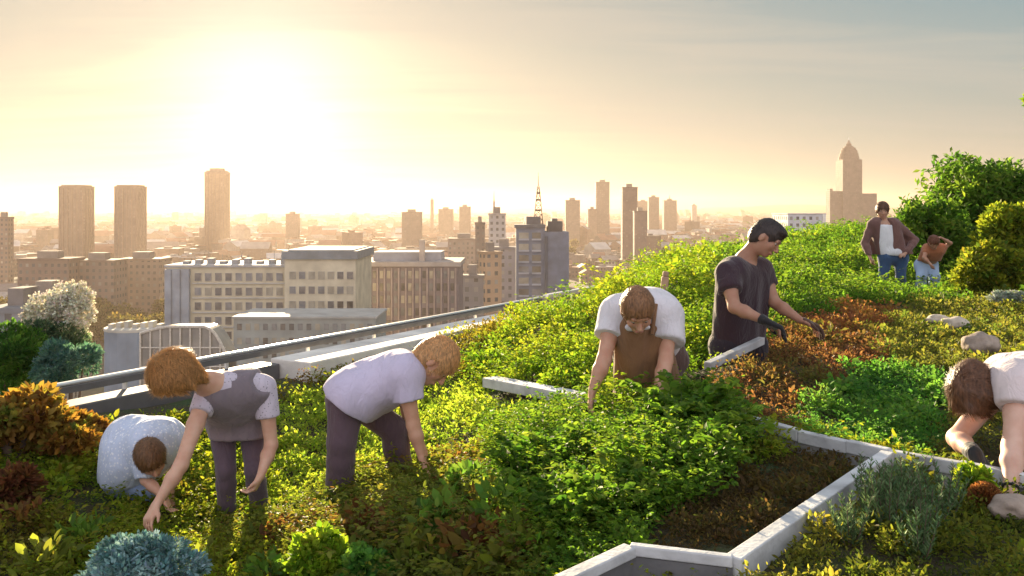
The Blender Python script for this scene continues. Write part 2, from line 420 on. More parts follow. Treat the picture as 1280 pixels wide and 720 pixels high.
# ---- dark office block with lattice mast
def antenna_block():
    d = 250; x0, xm = px_box(645, 681, d); x1 = px_box(645, 711, d)[1]
    t = empty('office_tower', ((x0 + x1) / 2, d + 8, GZ)); tag(t, 'dark blue-grey office block topped by a lattice radio mast', 'office tower')
    ox = (x0 + x1) / 2; z1 = z_at(285, d) - GZ; z2 = z_at(290, d) - GZ
    mb = MB(); mb.box(x0 - ox, xm - ox, -8, 8, 0, z1, (0.17, .19, .24)); mb.build('wall', PLAIN, t)
    mb = MB(); mb.box(xm - ox + .003, x1 - ox, -8.6, 8.2, 0, z2, (0.16, .18, .23)); mb.box(xm - ox + .1, xm - ox + .8, -9.0, -8.61, 0, z2 - 1.2, (0.09, .1, .12)); mb.build('blank_wing', PLAIN, t)
    nfl = 11
    for k in range(nfl):
        zz = z1 - 3.0 - k * 3.2
        for c0, c1 in ((.1, .44), (.56, .86)):
            w = xm - x0; a = x0 - ox + c0 * w; b = x0 - ox + c1 * w
            m = MB(); m.box(a, b, -8.14, -8.003, zz, zz + 1.7, (.4, .42, .46)); wn = m.build('window', random.choice(GLASSES), t)
            m = MB(); m.box(a - .1, b + .1, -8.5, -8.0031, zz - .5, zz - .05, (0.4, .41, .45)); m.build('sill', PLAIN, wn)
    m = MB(); m.box(x0 - ox - .5, xm - ox + .2, -8.5, 8.5, z1, z1 + .9, (.12, .12, .13)); m.box(x0 - ox + 3, xm - ox - 1, -3, 4, z1 + .9, z1 + 3.2, (.14, .13, .13))
    m.box(xm - ox + 1, x1 - ox - 1.6, -5, 5, z2, z2 + 3.0, (.1, .09, .09)); m.box(xm - ox + 2.2, x1 - ox - 3, -4, 4, z2 + 3, z2 + 3.8, (.1, .09, .09)); m.build('roof', PLAIN, t)
    m = MB(); bx = (674 - 640) / F * d - ox; zb = z1 + .9; H = z_at(232, d) - GZ - zb
    pts = lambda s, z: [(bx + s * a, s * b, z) for a, b in ((-1, -1), (1, -1), (1, 1), (-1, 1))]
    n = 8
    for k in range(n):
        s0 = 1.1 * (1 - k / n) + .25; s1 = 1.1 * (1 - (k + 1) / n) + .25
        A, B = pts(s0, zb + H * k / n), pts(s1, zb + H * (k + 1) / n)
        for i in range(4): m.tube(A[i], B[i], .14, n=4); m.tube(A[i], B[(i + 1) % 4], .09, n=4); m.tube(A[i], A[(i + 1) % 4], .09, n=4)
    m.tube((bx, 0, zb + H), (bx, 0, z_at(214, d) - GZ), .12, .04, n=5)
    for k in (.35, .62, .8): m.box(bx - .6, bx + .6, -.6, .6, zb + H * k, zb + H * k + .5, (.12, .1, .1))
    m.build('lattice_mast', simple_mat('mast_steel', (.12, .08, .07), rough=.6, metal=.3), t)
antenna_block()

# ---- the large pale building with real windows, stepped up at one end
def pale_block():
    d = 190; s = F / d
    xa, xb = px_box(208, 358, d); xc = px_box(208, 446, d)[1]
    t = empty('apartment_building', (0, d, GZ)); tag(t, 'long pale office building with rows of windows and a raised grey-roofed end', 'building')
    zt = z_at(334, d) - GZ; zt2 = z_at(312, d) - GZ
    wc = (.6, .53, .38)
    m = MB(); m.box(xa, xb, 0, 16, 0, zt, wc); m.box(xb + .003, xc, -1.5, 20, 0, zt2 - 2.0, (.62, .55, .4)); m.build('wall', PLAIN, t)
    m = MB(); m.box(xa - .3, xb, -.4, 16.4, zt, zt + .5, (.42, .42, .42)); m.box(xb - .5, xc + .5, -2.1, 20.6, zt2 - 1.99, zt2 - .2, (.2, .23, .25)); m.box(xb + .6, xc - .6, -1, 19.6, zt2 - .19, zt2, (.26, .28, .3))
    for i in range(9):
        m.tube((xa + 3 + i * 2.4, 9 + (i * 7) % 5, zt + .5), (xa + 3 + i * 2.4, 9 + (i * 7) % 5, zt + 1.4 + (i * 5) % 3 * .8), .06, n=4, col=(.2, .2, .2)); xx = xa + 2 + i * 2.7; m.box(xx, xx + 1.3, 4, 6, zt + .5, zt + 1.1 + (i % 3) * .3, (.3, .3, .3))
    m.build('roof', PLAIN, t)
    m = MB(); m.box(xa - .02, xa + 5.2, -1.0, -.004, 0, zt - .4, (.33, .36, .4)); m.box(xa + 1.4, xa + 1.6, -1.2, -1.004, 0, zt - .5, (.2, .22, .25)); m.box(xa + 3.3, xa + 3.5, -1.2, -1.004, 0, zt - .5, (.2, .22, .25)); m.build('stair_panel', PLAIN, t)
    def win(x, z, w, h, y):
        fb = MB(); fb.box(x - .08, x + w + .08, y - .14, y - .004, z - .08, z + h + .08, (.46, .42, .36)); fr = fb.build('window', PLAIN, t)
        g = MB(); g.box(x, x + w, y - .17, y - .142, z, z + h); g.build('pane', random.choice(GLASSES), fr)
    for k in range(5):
        z = zt - 2.9 - k * 3.15
        for i in range(9):
            x = xa + 6.2 + i * 2.2
            if x < xb - 1.8: win(x, z, 1.3, 1.6, 0)
    for k in range(6):
        z = zt2 - 6.2 - k * 3.15
        for i in range(7): win(xb + 1.1 + i * 2.05, z, 1.25, 1.5, -1.5)
    for k in range(6):
        z = zt - 3.6 - k * 3.15
        m = MB(); m.box(xa + 5.6, xb - .1, -.35, -.0035, z, z + .25, (.5, .48, .44)); m.build('ledge', PLAIN, t)
    # low glazed annex in front
    d2 = 150; a0, a1 = px_box(292, 470, d2)
    u = empty('annex_building', (0, d2, GZ)); tag(u, 'low grey-green annex with small square windows in front of the pale building', 'building')
    zz = z_at(398, d2) - GZ
    m = MB(); m.box(a0, a1, 0, 12, 0, zz, (.3, .32, .3)); m.build('wall', PLAIN, u)
    m = MB(); m.box(a0 - .2, a1 + .2, -.3, 12.3, zz, zz + .35, (.38, .38, .36)); m.build('roof', PLAIN, u)
    for k in range(3):
        for i in range(16):
            m = MB(); m.box(a0 + .6 + i * 1.48, a0 + 1.4 + i * 1.48, -.06, -.003, zz - 2 - k * 2.4, zz - .9 - k * 2.4); m.build('window', random.choice(GLASSES), u)
pale_block()

def brown_offices():
    d = 235; x0, x1 = px_box(444, 573, d); t = empty('office_block', ((x0 + x1) / 2, d, GZ)); tag(t, 'flat-roofed brown office block with narrow upright windows', 'office block')
    w = x1 - x0; zt = z_at(333, d) - GZ
    m = MB(); m.box(-w / 2, w / 2, 0, 22, 0, zt, (.2, .165, .175)); m.build('wall', PLAIN, t)
    m = MB(); m.box(-w / 2 - .6, w / 2 + .6, -.6, 22.6, zt, zt + 1.2, (.36, .32, .3)); m.box(-w / 2 + 4, w / 2 - 5, 5, 17, zt + 1.2, zt + 3.6, (.34, .34, .36)); m.box(3, 4.4, 3, 4.4, zt + 1.2, zt + 7, (.5, .42, .36)); m.build('roof', PLAIN, t)
    for i in range(14):
        x = -w / 2 + .9 + i * (w - 1.8) / 13.6
        m = MB(); m.box(x + 1.1, x + 1.5, -.4, -.003, 0, zt - .4, (.33, .27, .25)); m.build('pier', PLAIN, t)
        for k in range(5):
            m = MB(); m.box(x, x + .9, -.08, -.004, zt - 3.2 - k * 3.3, zt - 1.2 - k * 3.3); m.build('window', random.choice(GLASSES), t)
brown_offices()

def step_skyscraper():
    d = 1500; x0, x1 = px_box(1049, 1073, d); cx = (x0 + x1) / 2; w = x1 - x0
    t = empty('skyscraper', (cx, d, GZ)); tag(t, 'stepped stone skyscraper with a pointed crown, tallest on the skyline', 'skyscraper')
    def h(py): return z_at(py, d) - GZ
    c = (.17, .135, .12)
    m = MB(); m.box(-w / 2, w / 2, -w / 2, w / 2, 0, h(200), c); m.build('shaft', FACF, t)
    m = MB()
    for a, b, k in ((200, 196, .97), (196, 192, .9), (192, 188, .8), (188, 185, .66), (185, 183, .46)): m.prism(ring(0, 0, w / 2 * k * 1.06, 16), h(a), h(b), c)
    m.prism(ring(0, 0, w * .14, 12), h(183), h(180), c); m.prism(ring(0, 0, w * .12, 12), h(180), h(175), (.2, .16, .14), ring1=ring(0, 0, .4, 12))
    m.tube((0, 0, h(175)), (0, 0, h(172)), .5, .2, 5); m.build('crown', PLAIN, t)
    m = MB(); m.box(-w / 2 - 18, -w / 2 - .01, -w * .4, w * .4, 0, h(239), c); m.box(-w / 2 - 20.5, -w / 2 - 16, -w * .41, 0, 0, h(236), c); m.build('wing', FACF, t)
    m = MB(); m.box(w / 2 + .01, w / 2 + 26, -w * .4, w * .4, 0, h(242), c); m.build('wing', FACF, t)
step_skyscraper()

def white_hall():
    d = 420; x0, x1 = px_box(985, 1032, d); t = empty('exhibition_hall', ((x0 + x1) / 2, d, GZ)); tag(t, 'white low hall with one end strip coloured bright for sunlight beyond the green slope', 'hall')
    w = x1 - x0; h = z_at(268, d) - GZ
    m = MB(); m.box(-w / 2, w / 2, 0, 26, 0, h, (.62, .63, .66)); m.build('wall', FAC, t)
    m = MB(); m.box(-w / 2 - .3, w / 2 + .3, -.3, 26.3, h, h + .5, (.5, .5, .5)); m.box(w / 2 - 1.6, w / 2, -.5, -.31, 0, h, (.85, .82, .75)); m.build('roof', PLAIN, t)  # pale end strip puts the sunlight on the wall into the colour
white_hall()

def barrel_hall():
    # white steel-framed glass hall with a curved roof, beyond the railing
    d = 74; x0, x1 = px_box(176, 284, d); t = empty('glass_hall', ((x0 + x1) / 2, d, GZ)); tag(t, 'glazed hall with white frame and curved roof end beyond the railing', 'hall')
    w = x1 - x0; zt = z_at(409, d) - GZ; n = 26
    prof = []
    for i in range(n + 1):
        u = i / n; x = -w / 2 + u * w; z = zt - (0.55 * max(0, 1 - u * 3) ** 1.5) - 2.6 * max(0, (u - .72) / .28) ** 2.2
        prof.append((x, z))
    m = MB(); ys = (0, 2.5)
    for i in range(n):
        (a, za), (b, zb) = prof[i], prof[i + 1]
        m.face([(a, ys[0], 0), (b, ys[0], 0), (b, ys[0], zb), (a, ys[0], za)]); m.face([(b, ys[1], 0), (a, ys[1], 0), (a, ys[1], za), (b, ys[1], zb)])
        m.face([(a, ys[0], za), (b, ys[0], zb), (b, ys[1], zb), (a, ys[1], za)])
    gl = simple_mat('hall_glass', (.22, .2, .17), rough=.25, spec=.6, scale=.5)
    m.build('wall', gl, t)
    fm = simple_mat('white_steel', (.5, .46, .4), rough=.5)
    m = MB()
    for i in range(n): m.tube((prof[i][0], -.1, prof[i][1] + .05), (prof[i + 1][0], -.1, prof[i + 1][1] + .05), .13, n=6)
    for z in (1.7, 3.3): m.tube((-w / 2, -.1, zt - z), (w / 2 - .15, -.1, zt - z), .07, n=5)
    for i in range(0, n + 1, 3): m.tube((prof[i][0], -.1, 0), (prof[i][0], -.1, prof[i][1]), .09, n=5)
    m.build('frame', fm, t)
barrel_hall()

def drum_building():
    d = 95; x0, x1 = px_box(112, 182, d); t = empty('silo_building', ((x0 + x1) / 2, d + 4, GZ)); tag(t, 'blue-grey curved windowless building behind the white blossom tree', 'building')
    r = (x1 - x0) / 2; h = z_at(418, d) - GZ
    m = MB(); m.prism(ring(0, 0, r, 18), 0, h, (.24, .28, .33)); m.build('wall', PLAIN, t)
    m = MB(); m.prism(ring(0, 0, r * 1.02, 18), h, h + .3, (.5, .48, .42))
    for i in range(7): m.box(-r * .8 + i * .9, -r * .8 + i * .9 + .5, -1, .2, h + .3, h + .7 + (i % 3) * .15, (.5, .47, .4))
    m.build('roof', PLAIN, t)
drum_building()
slab_tower(20, 72, 372, 260, 'grey-roofed apartment block past the white blossom tree', (.3, .31, .32), depth=14)
slab_tower(-20, 30, 392, 170, 'low dark-roofed house at the picture edge behind the blossom tree', (.2, .22, .25), depth=14)
slab_tower(22, 86, 326, 430, 'long brown tenement row below the twin towers', (.18, .125, .11), depth=16)
slab_tower(90, 142, 328, 440, 'brown tenement row with even windows under the second twin tower', (.19, .14, .12), depth=16)
slab_tower(146, 200, 326, 470, 'pale brown tenement row next to the pale office building', (.22, .17, .14), depth=16)

# ---- the many small houses: the nearest are things, the far ones one mass
PAL = [(.24, .2, .17), (.16, .11, .09), (.3, .28, .26), (.2, .15, .12), (.13, .1, .095), (.26, .17, .13), (.4, .37, .34)]
ROOFS = [(.25, .12, .08), (.2, .17, .16), (.33, .3, .28), (.28, .15, .1), (.5, .48, .46)]
taken = []
def blocked(px, d):
    # keep sight lines to the named buildings free
    for a, b, dd in ((205, 470, 200), (440, 580, 250), (640, 715, 260), (600, 640, 500), (82, 205, 560)):
        if a - 14 < px < b + 14 and d < dd: return True
    return False
def house_mesh(mb, mr, w, dp, h, gable, col, rc, rot=0, c=(0, 0), z=0):
    mb.box(-w / 2, w / 2, -dp / 2, dp / 2, z, z + h, col, top=rc, rot=rot, c=c, bottom=False)
    cs, sn = math.cos(rot), math.sin(rot)
    T = lambda x, y, zz: (c[0] + x * cs - y * sn, c[1] + x * sn + y * cs, zz)
    if gable:
        e = .4; zr = z + h + dp * .32; z0 = z + h + .02
        A = [T(-w / 2 - e, -dp / 2 - e, z0), T(w / 2 + e, -dp / 2 - e, z0), T(w / 2 + e, dp / 2 + e, z0), T(-w / 2 - e, dp / 2 + e, z0)]
        r0, r1 = T(-w / 2 - e, 0, zr), T(w / 2 + e, 0, zr)
        mr.face([A[0], A[1], r1, r0], rc); mr.face([A[2], A[3], r0, r1], rc); mr.face([A[1], A[2], r1], col); mr.face([A[3], A[0], r0], col)
    else:
        mr.box(-w / 2 - .2, w / 2 + .2, -dp / 2 - .2, dp / 2 + .2, z + h, z + h + .6, rc, rot=rot, c=c)
        mr.box(-w * .2, w * .1, -dp * .15, dp * .2, z + h + .6, z + h + 2.6, tuple(k * .7 for k in rc), rot=rot, c=c)
colname = {0: 'beige', 1: 'brown', 2: 'pale grey', 3: 'tan', 4: 'dark brown', 5: 'orange-brown', 6: 'whitish'}
cnt = 0; tries = 0
cells = set()
while cnt < 235 and tries < 20000:
    tries += 1
    u = random.random()
    if random.random() < .45: px = random.uniform(-10, 700); d = 340 + 520 * u ** 0.8
    else: px = random.uniform(700, 1030); d = 720 + 700 * u
    if blocked(px, d): continue
    x = (px - 640) / F * d
    key = (round(x / 21), round(d / 21))
    if key in cells: continue
    cells.add(key)
    small = px > 700
    w = random.uniform(10, 20) if small else random.uniform(12, 26); dp = random.uniform(10, 15); h = random.uniform(5, 11) if small else random.uniform(8, 15 if px < 210 else 20)
    # nothing pokes above the skyline band
    ci = random.randrange(7); ri = random.randrange(5); gab = random.random() < (.65 if small else .3)
    rot = random.choice((0.1, 0.1 + math.pi / 2, .35)) + random.uniform(-.1, .1)
    area = 'under the twin towers' if px < 210 else 'behind the pale office building' if px < 470 else 'around the spire tower' if px < 700 else 'in the quarter past the dark antenna block'
    kindn = 'gabled' if gab else 'flat-roofed'
    rn = {0: 'red-brown', 1: 'dark', 2: 'grey', 3: 'rust', 4: 'white'}[ri]
    t = empty('town_house', (x, d, GZ), rot)
    tag(t, f'{colname[ci]} {kindn} house with {rn} roof {area}', 'house', f'{colname[ci]} {kindn} houses with {rn} roofs {area}')
    mb = MB(); mr = MB(); house_mesh(mb, mr, w, dp, h, gab, PAL[ci], ROOFS[ri])
    mb.build('wall', FAC, t); mr.build('roof', PLAIN, t)
    cnt += 1
mb = MB()
for i in range(7500):
    d = 860 + 5400 * random.random() ** 0.75
    px = random.uniform(-60, 1340); x = (px - 640) / F * d
    sc = 1 + d / 2500
    if random.random() < .025: h = random.uniform(20, 34); w = random.uniform(14, 24)
    else: h = random.uniform(6, 15); w = random.uniform(12, 26) * sc
    dp = random.uniform(10, 18) * sc
    if d < 1300 and 60 < px < 180: h = min(h, 14)
    house_mesh(mb, mb, w, dp, h * (1 + .15 * sc), random.random() < .35, random.choice(PAL), random.choice(ROOFS), rot=random.choice((0.1, 1.2, .5)), c=(x, d), z=GZ)
tag(mb.build('distant_rooftops', FACF), 'endless mass of small hazy houses reaching the horizon', 'houses', kind='stuff')
# ================================================================ THE ROOF GARDEN: one continuous planted surface
CP = [(0, 720, 3.7), (200, 720, 3.6), (400, 720, 3.5), (600, 720, 3.3), (690, 705, 3.0), (0, 600, 4.5), (150, 620, 4.65), (285, 645, 4.6), (425, 608, 4.85),
      (540, 592, 5.05), (0, 530, 5.3), (120, 495, 6.0), (200, 510, 6.1), (300, 463, 7.15), (400, 500, 6.6), (400, 560, 5.8), (560, 500, 6.8), (500, 424, 8.9), (600, 398, 10.2),
      (640, 392, 10.6), (620, 478, 6.45), (700, 494, 5.75), (650, 515, 5.5), (560, 450, 8.0), (640, 440, 7.4), (640, 412, 8.3), (680, 390, 9.4), (690, 430, 7.6), (700, 400, 10),
      (745, 404, 11), (800, 350, 9.2), (830, 342, 10), (880, 324, 11.5), (900, 320, 14), (960, 322, 15), (1000, 314, 18), (1060, 306, 19.5), (1100, 294, 21.5), (1130, 286, 23.5),
      (740, 430, 7.8), (830, 400, 7.2), (870, 440, 6.4), (900, 380, 8), (980, 360, 9.5), (1000, 400, 7.3), (960, 422, 5.9), (1040, 375, 9.6), (1110, 376, 13.4), (1160, 360, 13.6), (1110, 396, 9.4),
      (1150, 420, 7.4), (1000, 348, 11.8), (1060, 334, 15.2), (1040, 352, 12.3), (1225, 362, 12.8), (1275, 380, 10), (1200, 402, 8.4), (1225, 435, 6.8), (1275, 435, 6.7),
      (1100, 430, 6.5), (950, 450, 5.3), (895, 455, 5.35), (1080, 482, 5.05), (1100, 545, 3.95), (1180, 558, 3.75), (1280, 480, 5.2), (1280, 570, 3.8),
      (1000, 600, 3.09), (870, 668, 2.58), (840, 625, 2.88), (1060, 570, 3.39), (1000, 545, 3.7), (930, 560, 3.52), (920, 525, 3.97), (980, 650, 2.65), (1200, 660, 2.58), (1280, 640, 2.7), (1110, 600, 3.05), (1000, 720, 2.24), (1280, 720, 2.24),
      (850, 512, 4.3), (800, 540, 4.4), (760, 545, 4.6), (880, 545, 3.75), (720, 560, 4.0), (760, 640, 3.05), (700, 680, 2.95), (640, 600, 3.85), (600, 650, 3.5), (500, 640, 3.9), (760, 532, 4.8), (735, 512, 5.2)]
cp = np.array([P(*c)[:] for c in CP])
guard = np.array([(-6, 2, .2), (-6, 6, .2), (-3, 1, .2), (0, 1, .3), (2.5, 1, .75), (8, 2, .6), (10, 7, .7), (12, 14, .7), (16, 24, .9), (0, 16, .5), (2, 24, .5), (8, 30, .4), (16, 32, .4)], dtype=float)
cp = np.vstack([cp, guard])
def phi(r): return np.sqrt(r * r + 0.04)
Dm = np.hypot(cp[:, None, 0] - cp[None, :, 0], cp[:, None, 1] - cp[None, :, 1])
A = -phi(Dm) ; n_ = len(cp)
M_ = np.zeros((n_ + 3, n_ + 3)); M_[:n_, :n_] = A + np.eye(n_) * 0.12
M_[:n_, n_] = 1; M_[:n_, n_ + 1:n_ + 3] = cp[:, :2]; M_[n_, :n_] = 1; M_[n_ + 1:, :n_] = cp[:, :2].T
wts = np.linalg.solve(M_, np.concatenate([cp[:, 2], [0, 0, 0]]))
# rail line of the roof edge
RA, RB = Vector((-3.05, 6.1)), Vector((0.21, 11.7))
rd = (RB - RA).normalized(); rn = Vector((rd.y, -rd.x))       # rn points to the garden
def rail_dist(x, y): return (x - RA.x) * rn.x + (y - RA.y) * rn.y
PITS = []    # (x, y, radius, floor z)
def surf(x, y, pits=True):
    x = np.atleast_1d(np.asarray(x, float)); y = np.atleast_1d(np.asarray(y, float))
    out = np.empty(x.shape)
    for i in range(0, len(x), 20000):
        xx, yy = x[i:i + 20000], y[i:i + 20000]
        r = np.hypot(xx[:, None] - cp[None, :, 0], yy[:, None] - cp[None, :, 1])
        out[i:i + 20000] = -phi(r) @ wts[:n_] + wts[n_] + wts[n_ + 1] * xx + wts[n_ + 2] * yy
    out = np.clip(out, -.12, 1.75)
    if pits:
        for px_, py_, r_, z_ in PITS:
            dd = np.hypot(x - px_, y - py_); t = np.clip((r_ * 1.5 - dd) / (r_ * .5), 0, 1)
            out = out * (1 - t) + np.minimum(out, z_) * t
    return out
def S1(x, y, pits=True): return float(surf(x, y, pits)[0])
PITS += [(P(800, 440, 5.25).x, 5.3, .30, 0.02), (P(922, 440, 6.0).x, 6.02, .26, 0.0), (P(1440, 480, 3.55).x, 3.6, .5, 0.0)]

def pip(px, py, poly):
    ins = np.zeros(px.shape, bool); n = len(poly); j = n - 1
    for i in range(n):
        xi, yi = poly[i]; xj, yj = poly[j]
        c = ((yi > py) != (yj > py)) & (px < (xj - xi) * (py - yi) / (yj - yi + 1e-9) + xi)
        ins ^= c; j = i
    return ins

# ---- soil sheet
def soil():
    nx, ny = 300, 330
    us = np.linspace(0, 1, nx); vs = np.linspace(0, 1, ny)
    U, V = np.meshgrid(us, vs)
    Y = 1.2 + 29 * V ** 1.7
    xr = 3.0 + .85 * Y
    # left limit: rail line (0.25 m inside)
    xl = RA.x + (Y - RA.y) * rd.x / rd.y + .30 / rn.x
    X = xl + (xr - xl) * U
    Z = surf(X.ravel(), Y.ravel()) - .08
    v = np.stack([X.ravel(), Y.ravel(), Z], 1)
    idx = np.arange(nx * ny).reshape(ny, nx)
    f = np.stack([idx[:-1, :-1], idx[:-1, 1:], idx[1:, 1:], idx[1:, :-1]], -1).reshape(-1, 4)
    me = bpy.data.meshes.new('soil'); me.from_pydata(v.tolist(), [], f.tolist())
    me.polygons.foreach_set('use_smooth', [True] * len(f))
    m, nt, b = new_mat('soil_and_moss')
    tc = N(nt, 'ShaderNodeTexCoord'); nz = N(nt, 'ShaderNodeTexNoise'); nz.inputs['Scale'].default_value = 3.0; nz.inputs['Detail'].default_value = 9; nz.inputs['Roughness'].default_value = .7
    L(nt, tc.outputs['Object'], nz.inputs[0])
    L(nt, ramp(nt, nz.outputs[0], [(.35, (.035, .022, .012)), (.5, (.05, .04, .015)), (.62, (.03, .055, .012)), (.75, (.05, .08, .02))]), b.inputs['Base Color'])
    b.inputs['Roughness'].default_value = .95
    n2 = N(nt, 'ShaderNodeTexNoise'); n2.inputs['Scale'].default_value = 45; n2.inputs['Detail'].default_value = 6; L(nt, tc.outputs['Object'], n2.inputs[0])
    bp = N(nt, 'ShaderNodeBump'); bp.inputs['Distance'].default_value = .03; L(nt, n2.outputs[0], bp.inputs['Height']); L(nt, bp.outputs[0], b.inputs['Normal'])
    tag(link_mesh('soil', me, m), 'dark soil and moss under the roof planting', 'soil', kind='structure')
    # the building the garden stands on
    mb = MB(); a = RA + rd * -12; b_ = RA + rd * 30
    def q(p, off): return (p.x + rn.x * off, p.y + rn.y * off)
    r_ = [q(a, .1), q(a, 26), q(b_, 26), q(b_, .1)]
    mb.prism(r_, GZ, -.3, (.4, .38, .36)); tag(mb.build('roof', PLAIN), 'flat roof slab and walls of the building carrying the garden', 'roof', kind='structure')
soil()

# ---- leaves
def leaf_arrays(pos, dirv, nor, Ln, asp, fine):
    """pos,dirv,nor: (n,3); Ln,asp: (n,) -> verts, faces per leaf"""
    side = np.cross(dirv, nor); side /= np.linalg.norm(side, axis=1, keepdims=True) + 1e-9
    nor = np.cross(side, dirv); nor /= np.linalg.norm(nor, axis=1, keepdims=True) + 1e-9
    w = (Ln * asp)[:, None] * side; l = Ln[:, None] * dirv; u = Ln[:, None] * nor
    if fine:
        V = np.stack([pos, pos + .3 * l - .42 * w + .05 * u, pos + .68 * l - .38 * w - .02 * u, pos + l - .16 * u, pos + .68 * l + .38 * w - .02 * u, pos + .3 * l + .42 * w + .05 * u, pos + .5 * l - .09 * u], 1)
        Fc = np.array([[0, 1, 6], [1, 2, 6], [2, 3, 6], [3, 4, 6], [4, 5, 6], [5, 0, 6]])
    else:
        V = np.stack([pos, pos + .5 * l - .5 * w + .08 * u, pos + l - .08 * u, pos + .5 * l + .5 * w + .08 * u], 1)
        Fc = np.array([[0, 1, 2], [0, 2, 3]])
    return V, Fc

class LeafMesh:
    def __init__(s): s.V = []; s.T = []; s.C = []; s.n = 0
    def add(s, V, Fc, col):
        n, k, _ = V.shape
        s.V.append(V.reshape(-1, 3)); s.T.append((Fc[None] + (np.arange(n) * k)[:, None, None] + s.n).reshape(-1, 3))
        s.C.append(np.repeat(col, k, axis=0)); s.n += n * k
    def build(s, name, parent=None, mat=None, origin=None):
        V = np.concatenate(s.V).astype(np.float32); T = np.concatenate(s.T).astype(np.int32); C = np.concatenate(s.C).astype(np.float32)
        if origin is not None: V = V - np.array(origin, dtype=np.float32)
        me = bpy.data.meshes.new(name)
        me.vertices.add(len(V)); me.vertices.foreach_set('co', V.ravel())
        me.loops.add(len(T) * 3); me.loops.foreach_set('vertex_index', T.ravel())
        me.polygons.add(len(T)); me.polygons.foreach_set('loop_start', np.arange(0, len(T) * 3, 3, dtype=np.int32)); me.polygons.foreach_set('loop_total', np.full(len(T), 3, np.int32))
        me.update(calc_edges=True)
        ca = me.color_attributes.new('Col', 'FLOAT_COLOR', 'POINT')
        ca.data.foreach_set('color', np.concatenate([np.clip(C, 0, 1), np.ones((len(C), 1), np.float32)], 1).ravel())
        return link_mesh(name, me, mat or FOL, parent)

def unit(v): return v / (np.linalg.norm(v, axis=1, keepdims=True) + 1e-9)
def palette_cols(pal, n, t=None, jit=.16):
    pal = np.array(pal, float); t = rng.random(n) if t is None else np.clip(t, 0, .9999)
    f = t * (len(pal) - 1); i = f.astype(int); a = (f - i)[:, None]
    c = pal[i] * (1 - a) + pal[np.minimum(i + 1, len(pal) - 1)] * a
    return c * (1 + rng.normal(0, jit, (n, 1))) * (1 + rng.normal(0, jit * .4, (n, 3)))

def dome_leaves(lm, C, rad, hgt, nl, Ls, asp, pal, tcol, fine=True, upb=.35, mode='dome', low=0.0):
    """C (m,3) plant bases, rad (m,), hgt (m,)"""
    m = len(C)
    if m == 0: return
    k = np.repeat(np.arange(m), nl); n = len(k)
    th = rng.random(n) * 2 * np.pi; cz = rng.random(n) ** .8 * (1 - low) + low
    sr = np.sqrt(np.maximum(0, 1 - cz * cz)); rr = .55 + .5 * rng.random(n)
    out = np.stack([np.cos(th) * sr, np.sin(th) * sr, cz], 1)
    if mode == 'blade':
        base = C[k] + np.stack([np.cos(th) * .25 * rad[k] * rr, np.sin(th) * .25 * rad[k] * rr, np.zeros(n)], 1)
        d = unit(np.stack([np.cos(th) * .55 * rng.random(n), np.sin(th) * .55 * rng.random(n), np.ones(n)], 1))
        ln = hgt[k] * (.6 + .5 * rng.random(n))
        # a stem of needles: leaves along the blade
        s = rng.random(n); pos = base + d * (ln * s)[:, None]
        a2 = rng.random(n) * 2 * np.pi
        dirv = unit(d * 1.0 + .75 * np.stack([np.cos(a2), np.sin(a2), np.zeros(n)], 1)); nor = unit(rng.normal(0, 1, (n, 3)))
        Lf = Ls * rad[k] * (.7 + .6 * rng.random(n))
    elif mode == 'frond':
        nf = 9; fid = rng.integers(0, nf, n); fa = (fid / nf) * 2 * np.pi + (k * 1.7) % 6.28; fa = fa + .25 * np.sin(k * 3.1 + fid)
        s_ = .25 + .75 * rng.random(n); reach = rad[k] * (.8 + .5 * np.sin(k * 5.3 + fid * 2.2) ** 2); hh = hgt[k] * (.75 + .45 * np.sin(k * 2.9 + fid * 4.1) ** 2)
        ra = reach * s_; zz_ = hh * (1.55 * s_ - .75 * s_ ** 2.4)
        ca, sa = np.cos(fa), np.sin(fa)
        pos = C[k] + np.stack([ca * ra, sa * ra, zz_], 1)
        sgn = np.where(rng.random(n) < .5, -1.0, 1.0); fwd_ = np.stack([ca, sa, .5 - .6 * s_], 1)
        sidev = np.stack([-sa, ca, np.zeros(n)], 1) * sgn[:, None]
        dirv = unit(fwd_ * .7 + sidev * (1.05 - .75 * (s_ > .93)[:, None]) + rng.normal(0, .3, (n, 3)) + [0, 0, .15])
        nor = unit(np.stack([-ca * .35, -sa * .35, np.ones(n)], 1) + rng.normal(0, .65, (n, 3)))
        Lf = Ls * rad[k] * (1.25 - .55 * s_) * rng.uniform(.8, 1.2, n)
    else:
        pos = C[k] + out * np.stack([rad[k] * rr, rad[k] * rr, hgt[k] * rr], 1)
        dirv = unit(out * [1, 1, .35] + rng.normal(0, .45, (n, 3)) + [0, 0, upb * .6])
        nor = unit(rng.normal(0, .75, (n, 3)) + [0, 0, .6] + out * .6)
        Lf = Ls * rad[k] * (.65 + .7 * rng.random(n))
    cols = palette_cols(pal, n, tcol[k] + rng.normal(0, .13, n))
    V, Fc = leaf_arrays(pos, dirv, nor, Lf, np.full(n, asp), fine)
    lm.add(V, Fc, cols)

